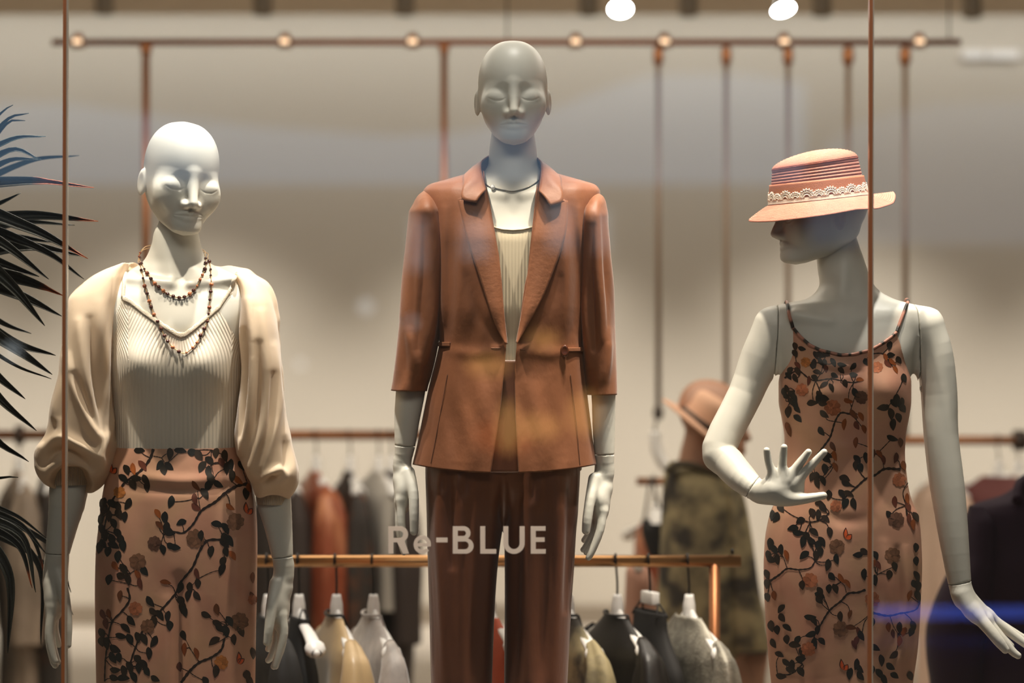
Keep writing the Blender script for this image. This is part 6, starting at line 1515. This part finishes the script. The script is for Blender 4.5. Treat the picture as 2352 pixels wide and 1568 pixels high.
for a in [
    ([O, (-90, 360), (0, 262), (30, 241)], 22, 0, GRN_REFL, .02, .02), ([O, (-80, 400), (10, 280), (66, 260)], 24, 0, GRN_REFL, .03, .03), ([O, (-80, 420), (10, 289), (58, 277)], 22, 0, GRN_REFL, .05, .06), ([O, (-90, 400), (20, 322), (105, 313)], 26, 0, GRN_REFL, -.05, -.05), ([O, (-90, 430), (20, 345), (92, 366)], 30, 0, GRN_REFL, .0, .0), ([O, (-90, 450), (10, 372), (95, 366)], 26, 0, GRN_REFL, .03, .02), ([O, (-80, 450), (60, 372), (182, 357)], 22, 0, GRN_REFL, .16, .22),
    ([O, (-100, 450), (50, 415), (216, 431)], 34, .24, GRN, -.04, -.05), ([O, (-100, 500), (-10, 470), (48, 443)], 26, 0, GRN, .02, .0), ([O, (-100, 530), (60, 495), (226, 508)], 36, .09, GRN, -.03, -.03), ([O, (-100, 560), (40, 512), (172, 517)], 20, 0, GRN, .10, .14), ([O, (-110, 480), (60, 520), (202, 594)], 42, .08, GRN, -.06, -.06), ([O, (-100, 570), (20, 545), (120, 556)], 30, 0, GRN, .06, .08), ([O, (-100, 590), (60, 565), (190, 588)], 36, 0, GRN, .04, .04), ([O, (-90, 520), (90, 570), (193, 641)], 30, 0, GRN, .0, .0),
    ([O, (-100, 520), (0, 555), (112, 641)], 36, 0, GRN, -.08, -.09), ([O, (-110, 560), (-10, 600), (90, 635)], 40, 0, GRN, -.05, -.05), ([O, (-110, 600), (60, 645), (146, 679)], 46, .13, GRN, -.02, -.03), ([O, (-110, 560), (10, 640), (103, 748)], 44, 0, GRN, -.07, -.08), ([O, (-110, 620), (50, 680), (142, 726)], 40, 0, GRN, .0, .0), ([O, (-120, 660), (0, 738), (72, 766)], 24, 0, GRN, .05, .08),
    ([O, (-130, 680), (20, 780), (128, 816)], 40, 0, GRN, -.03, -.03), ([O, (-130, 690), (20, 790), (120, 860)], 44, 0, GRN, -.06, -.06), ([O, (-130, 720), (20, 830), (118, 870)], 14, 0, GRN, -.02, -.02), ([O, (-140, 720), (-20, 850), (58, 916)], 44, 0, GRN, -.05, -.05), ([O, (-140, 740), (-10, 905), (84, 989)], 40, 0, GRN, -.04, -.05), ([O, (-150, 760), (-30, 985), (66, 1060)], 44, 0, GRN, -.05, -.05), ([O, (-150, 800), (-60, 1070), (42, 1096)], 30, 0, GRN, -.04, -.04)]:
    blade(*a)
O2 = (-150, 1230)
for a in [([O2, (-60, 1175), (40, 1200), (105, 1270)], 22, 0, GRN * 1.3, -.02, -.03), ([O2, (-60, 1160), (30, 1180), (106, 1235)], 14, 0, GRN, .02, .02), ([O2, (-60, 1190), (50, 1230), (82, 1360)], 22, 0, GRN * 1.4, -.05, -.06), ([O2, (-60, 1205), (40, 1250), (74, 1350)], 20, .12, GRN, -.03, -.03), ([O2, (-70, 1180), (60, 1215), (110, 1340)], 16, .14, GRN, .04, .03), ([O2, (-60, 1220), (20, 1320), (18, 1500)], 28, 0, GRN, -.06, -.06), ([O2, (-60, 1180), (85, 1290), (94, 1480)], 18, 0, GRN, .05, .05), ([O2, (-40, 1180), (120, 1255), (163, 1360)], 16, 0, GRN, .09, .10), ([O2, (-40, 1220), (110, 1300), (168, 1412)], 12, 0, GRN, .10, .10)]:
    blade(*a)
for o_, yy in ((O, LY), (O2, LY)):
    e = P(o_[0], o_[1], yy); MB().tube(spline([(px0, .02, .38), (px0 + .01, .0, (e[2] + .4) / 2), e], 20), [.022] * 20, 10).build('stem', M_STEM, PALM)
thp = np.linspace(0, 2 * np.pi, 41)[:-1]
prof = [(.001, 0), (.13, 0), (.17, .36), (.175, .40), (.155, .40), (.15, .36), (.001, .36)]
mesh('pot', np.array([[px0 + r * np.cos(t), .02 + r * np.sin(t), z] for r, z in prof for t in thp]), gridf(len(prof), 40, True), M_POT, PALM)
# ---------------------------------------------------------------- camera
cam = bpy.data.cameras.new('camera'); co = bpy.data.objects.new('camera', cam); COL.objects.link(co); SC.camera = co
co.location = (0, CAMY, CAMZ); co.rotation_euler = (math.pi / 2, 0, 0); cam.sensor_width = 36; cam.lens = F / 2352 * 36
cam.dof.use_dof = True; cam.dof.focus_distance = 4.92; cam.dof.aperture_fstop = 1.55; cam.clip_end = 100
vs = SC.view_settings; vs.view_transform = 'Standard'; vs.look = 'None'; vs.gamma = 1; vs.use_curve_mapping = False; vs.exposure = 0.0
# ---------------------------------------------------------------- the street side, seen only as reflections in the glass
def mirrored(px, py, dist):
    """a place on the street whose reflection shows at px, py; dist measured from the eye to the image behind the glass"""
    return np.array([(px - CX) / F * dist, 2 * GY - (CAMY + dist), CAMZ - (py - CY) / F * dist])
M_LED = mat('lit_screen_band', srgb(20, 20, 22), rough=.5, emit=(.40, .66, 1.0, 1), estr=1.25)
M_LED2 = mat('lit_screen_faint', srgb(20, 20, 22), rough=.5, emit=(.5, .70, 1.0, 1), estr=.7)
M_STL = mat('lit_street_lamp', srgb(240, 240, 240), rough=.5, emit=(.85, .95, 1, 1), estr=2.4)
M_LEDW = mat('lit_warm_window', srgb(20, 18, 16), rough=.5, emit=(1, .50, .16, 1), estr=2.2)
M_BLUE = mat('lit_blue_strip', srgb(10, 10, 20), rough=.5, emit=(.10, .18, .9, 1), estr=2.6)
M_FAC = mat('street_facade_render', srgb(150, 142, 130), rough=.9, vary=.1, vscale=1)
M_PAVE = mat('street_paving', srgb(150, 144, 134), rough=.8, vary=.1, vscale=2)
slab('wall_street', (0, -15.2, 3.4), (24, .3, 7.0), M_FAC)
slab('ground_street', (0, -7.7, -.06), (24, 14.7, .1), M_PAVE)
DS = 19.0
# curved blue-grey screen over the shop opposite: lower edge level, upper edge a wave
top = [(-300, 232), (0, 236), (150, 238), (330, 262), (600, 292), (900, 312), (1060, 305), (1240, 262), (1400, 200), (1490, 172), (1700, 172), (1860, 215), (1850, 300), (1862, 330)]
STREET = []
xs = np.linspace(-300, 1850, 120)
ty = np.interp(xs, [-300, 0, 150, 330, 600, 900, 1060, 1240, 1400, 1490, 1700, 1850], [232, 236, 238, 262, 292, 312, 305, 262, 200, 172, 170, 190])
V = np.concatenate([[mirrored(x, y, DS) for x, y in zip(xs, ty)], [mirrored(x, 422, DS) for x in xs]])
V = np.concatenate([V, V + np.array([0, -.08, 0])])
f = np.concatenate([gridf(2, 120), gridf(2, 120)[:, ::-1] + 240])
o = mesh('light_screen', V, f, M_LED, None, smooth=False, origin=mirrored(800, 422, DS)); tag(o, 'blue-grey lit screen with a wavy upper edge on the shop across the street', 'screen')
xs = np.linspace(1862, 2560, 60)
ty = np.interp(xs, [1862, 1900, 1960, 2040, 2150, 2352, 2560], [420, 330, 290, 262, 240, 232, 230])
V = np.concatenate([[mirrored(x, y, DS) for x, y in zip(xs, ty)], [mirrored(x, 560, DS) for x in xs]]); V = np.concatenate([V, V + np.array([0, -.08, 0])])
o = mesh('light_screen', V, np.concatenate([gridf(2, 60), gridf(2, 60)[:, ::-1] + 120]), M_LED2, None, smooth=False, origin=mirrored(2200, 560, DS)); tag(o, 'fainter lit screen with a rounded corner beside the wavy one across the street', 'screen')
def lit(name, label, cat, px0, py0, px1, py1, m, group=None, d=DS, round_=False):
    a = mirrored(px0, py0, d); c = mirrored(px1, py1, d); ctr = (a + c) / 2; hw, hh = abs(c[0] - a[0]) / 2, abs(c[2] - a[2]) / 2
    if round_: o = MB().sphere(ctr, (hw, .05, hh), 20, 12).build(name, m, None, origin=ctr)
    else: o = MB().box(ctr, (2 * hw, .08, 2 * hh)).build(name, m, None, smooth=False, origin=ctr)
    tag(o, label, cat, group); return o
lit('blue_light_strip', 'thin blue light strip low beside the pavement outside', 'light', 2010, 1394, 2420, 1418, M_BLUE, None, 10.5)
M_GW = mat('lit_grey_window', srgb(30, 30, 32), rough=.5, emit=(.85, .92, 1, 1), estr=1.3)
for i, (x, y, w_, h_) in enumerate(((958, 560, 34, 120), (1092, 548, 62, 90), (1288, 520, 60, 110), (1386, 530, 30, 100))):
    lit('lit_window', 'soft white lit window across the street, seen as a haze on the blazer', 'window', x - w_ / 2, y - h_ / 2, x + w_ / 2, y + h_ / 2, M_GW, 'white lit windows across the street')
M_WARMG = mat('lit_amber_display', srgb(30, 20, 10), rough=.5, emit=(1, .48, .14, 1), estr=2.6)
M_WARMR = mat('lit_red_display', srgb(30, 12, 8), rough=.5, emit=(1, .22, .05, 1), estr=1.2)
for x, y, rx, ry, m, lb in ((1120, 840, 50, 24, M_WARMG, 'small amber lamp glow, topmost left of the warm cluster across the street'), (1250, 780, 34, 20, M_WARMG, 'small amber lamp glow, highest of the warm cluster across the street'), (1235, 980, 55, 30, M_WARMG, 'larger amber lamp glow in the middle of the warm cluster across the street'), (1345, 950, 42, 50, M_WARMG, 'tall amber lamp glow at the edge of the warm cluster across the street'), (1168, 980, 26, 60, M_WARMG, 'narrow amber lamp glow in the warm cluster across the street'), (1160, 1000, 70, 40, M_WARMR, 'wide red lamp glow under the warm cluster across the street')):
    lit('shop_lamp', lb, 'lamp', x - rx, y - ry, x + rx, y + ry, m, None, DS if m is M_WARMG else DS + .15, True)
for x, y, r in ((840, 704, 17), (946, 740, 11), (28, 806, 17), (690, 836, 11)):
    lit('street_lamp', 'small round white lamp across the street', 'lamp', x - r, y - r, x + r, y + r, M_STL, 'white street lamps', DS, True)

# ---------------------------------------------------------------- lights
def spot(name, loc, aim, e, ang, blend=.4, size=.05, col=(1, .90, .76)):
    l = bpy.data.lights.new(name, 'SPOT'); l.energy = e; l.spot_size = math.radians(ang); l.spot_blend = blend; l.shadow_soft_size = size; l.color = col
    o = bpy.data.objects.new(name, l); COL.objects.link(o); o.location = loc
    o.rotation_euler = (Vector(aim) - Vector(loc)).to_track_quat('-Z', 'Y').to_euler(); return o
def area(name, loc, aim, sx, sy, e, col=(1, .90, .78)):
    l = bpy.data.lights.new(name, 'AREA'); l.shape = 'RECTANGLE'; l.size = sx; l.size_y = sy; l.energy = e; l.color = col
    o = bpy.data.objects.new(name, l); COL.objects.link(o); o.location = loc
    o.rotation_euler = (Vector(aim) - Vector(loc)).to_track_quat('-Z', 'Y').to_euler(); return o
WARM = (1, .88, .73); NEUT = (1, .95, .88)
LX, MX, RX = P(412, 0)[0], P(1178, 0)[0], P(1940, 0)[0]
ZS = 2.72; YS = -.31
spot('window_spot', (LX + .13, -.12, 3.0), (LX, -.03, 1.2), 230, 36, .5, .025, NEUT)
spot('window_spot', (LX + .52, -.33, 2.9), (LX, -.02, .45), 140, 20.5, .6, .025, WARM)
spot('window_spot', (LX - .46, -.33, 2.9), (LX - .03, -.02, .45), 165, 21.5, .5, .025, WARM)
spot('window_spot', (MX + .42, YS, ZS), (MX + .06, -.10, 1.04), 126, 19.2, .35, .025, WARM)
spot('window_spot', (MX - .42, YS, ZS), (MX - .06, -.10, 1.04), 126, 19.2, .35, .025, WARM)
spot('window_spot', (MX + .05, -.16, 3.1), (MX, -.02, 1.6), 48, 44, .6, .11, NEUT)
spot('window_spot', (RX + .30, -.24, 3.0), (RX + .06, -.02, 1.1), 130, 38, .5, .025, NEUT)
spot('window_spot', (RX - .05, -.33, 2.9), (RX, -.02, .80), 120, 40, .6, .025, WARM)
spot('window_spot', (RX - .34, -.26, 3.0), (RX - .14, -.05, 1.1), 175, 36, .5, .025, WARM)
spot('window_spot', (MX, -.33, 2.9), (MX, -.10, .30), 150, 11.5, .6, .03, WARM)
area('front_fill', (0, -3.5, 3.6), (0, 0, 1.0), 3.0, 1.0, 42, (1, .93, .83))  # added fill from outside the glass, brightens the mannequins' fronts
spot('lettering_fill_spot', (P(1073, 0, GY)[0], GY - .50, 3.0), tuple(P(1073, 1240, GY)), 420, 11, .3, .02, NEUT)  # added lamp, put in only to brighten the window lettering
area('shop_ceiling_fill', (0, 1.5, 2.62), (0, 1.6, 0), 4.0, 1.4, 60, WARM)  # broad fill added over the shop floor
area('wall_fill', (0, 4.6, 2.68), (0, 6, 1.55), 7.0, .3, 3, WARM)  # added fill for the upper back wall
area('rail_fill', (0, 2.1, 2.66), (0, 3.0, .9), 5.0, .3, 26, NEUT)  # added fill for the clothes on the back rails
for x in (-3.0, -1.5, 0, 1.5, 3.0): spot('wall_spot', (x, 4.5, 2.70), (x, 6.0, .15), 330, 62, 1.0, .08, (1, .96, .92))
SC.cycles.max_bounces = 6; SC.cycles.diffuse_bounces = 3; SC.cycles.glossy_bounces = 3; SC.cycles.transmission_bounces = 3; SC.cycles.transparent_max_bounces = 8
w = bpy.data.worlds.new('street_evening'); SC.world = w; w.use_nodes = True
w.node_tree.nodes['Background'].inputs[0].default_value = (.42, .38, .32, 1); w.node_tree.nodes['Background'].inputs[1].default_value = .44
SC.cycles.adaptive_threshold = .02
SC.cycles.caustics_reflective = False; SC.cycles.caustics_refractive = False
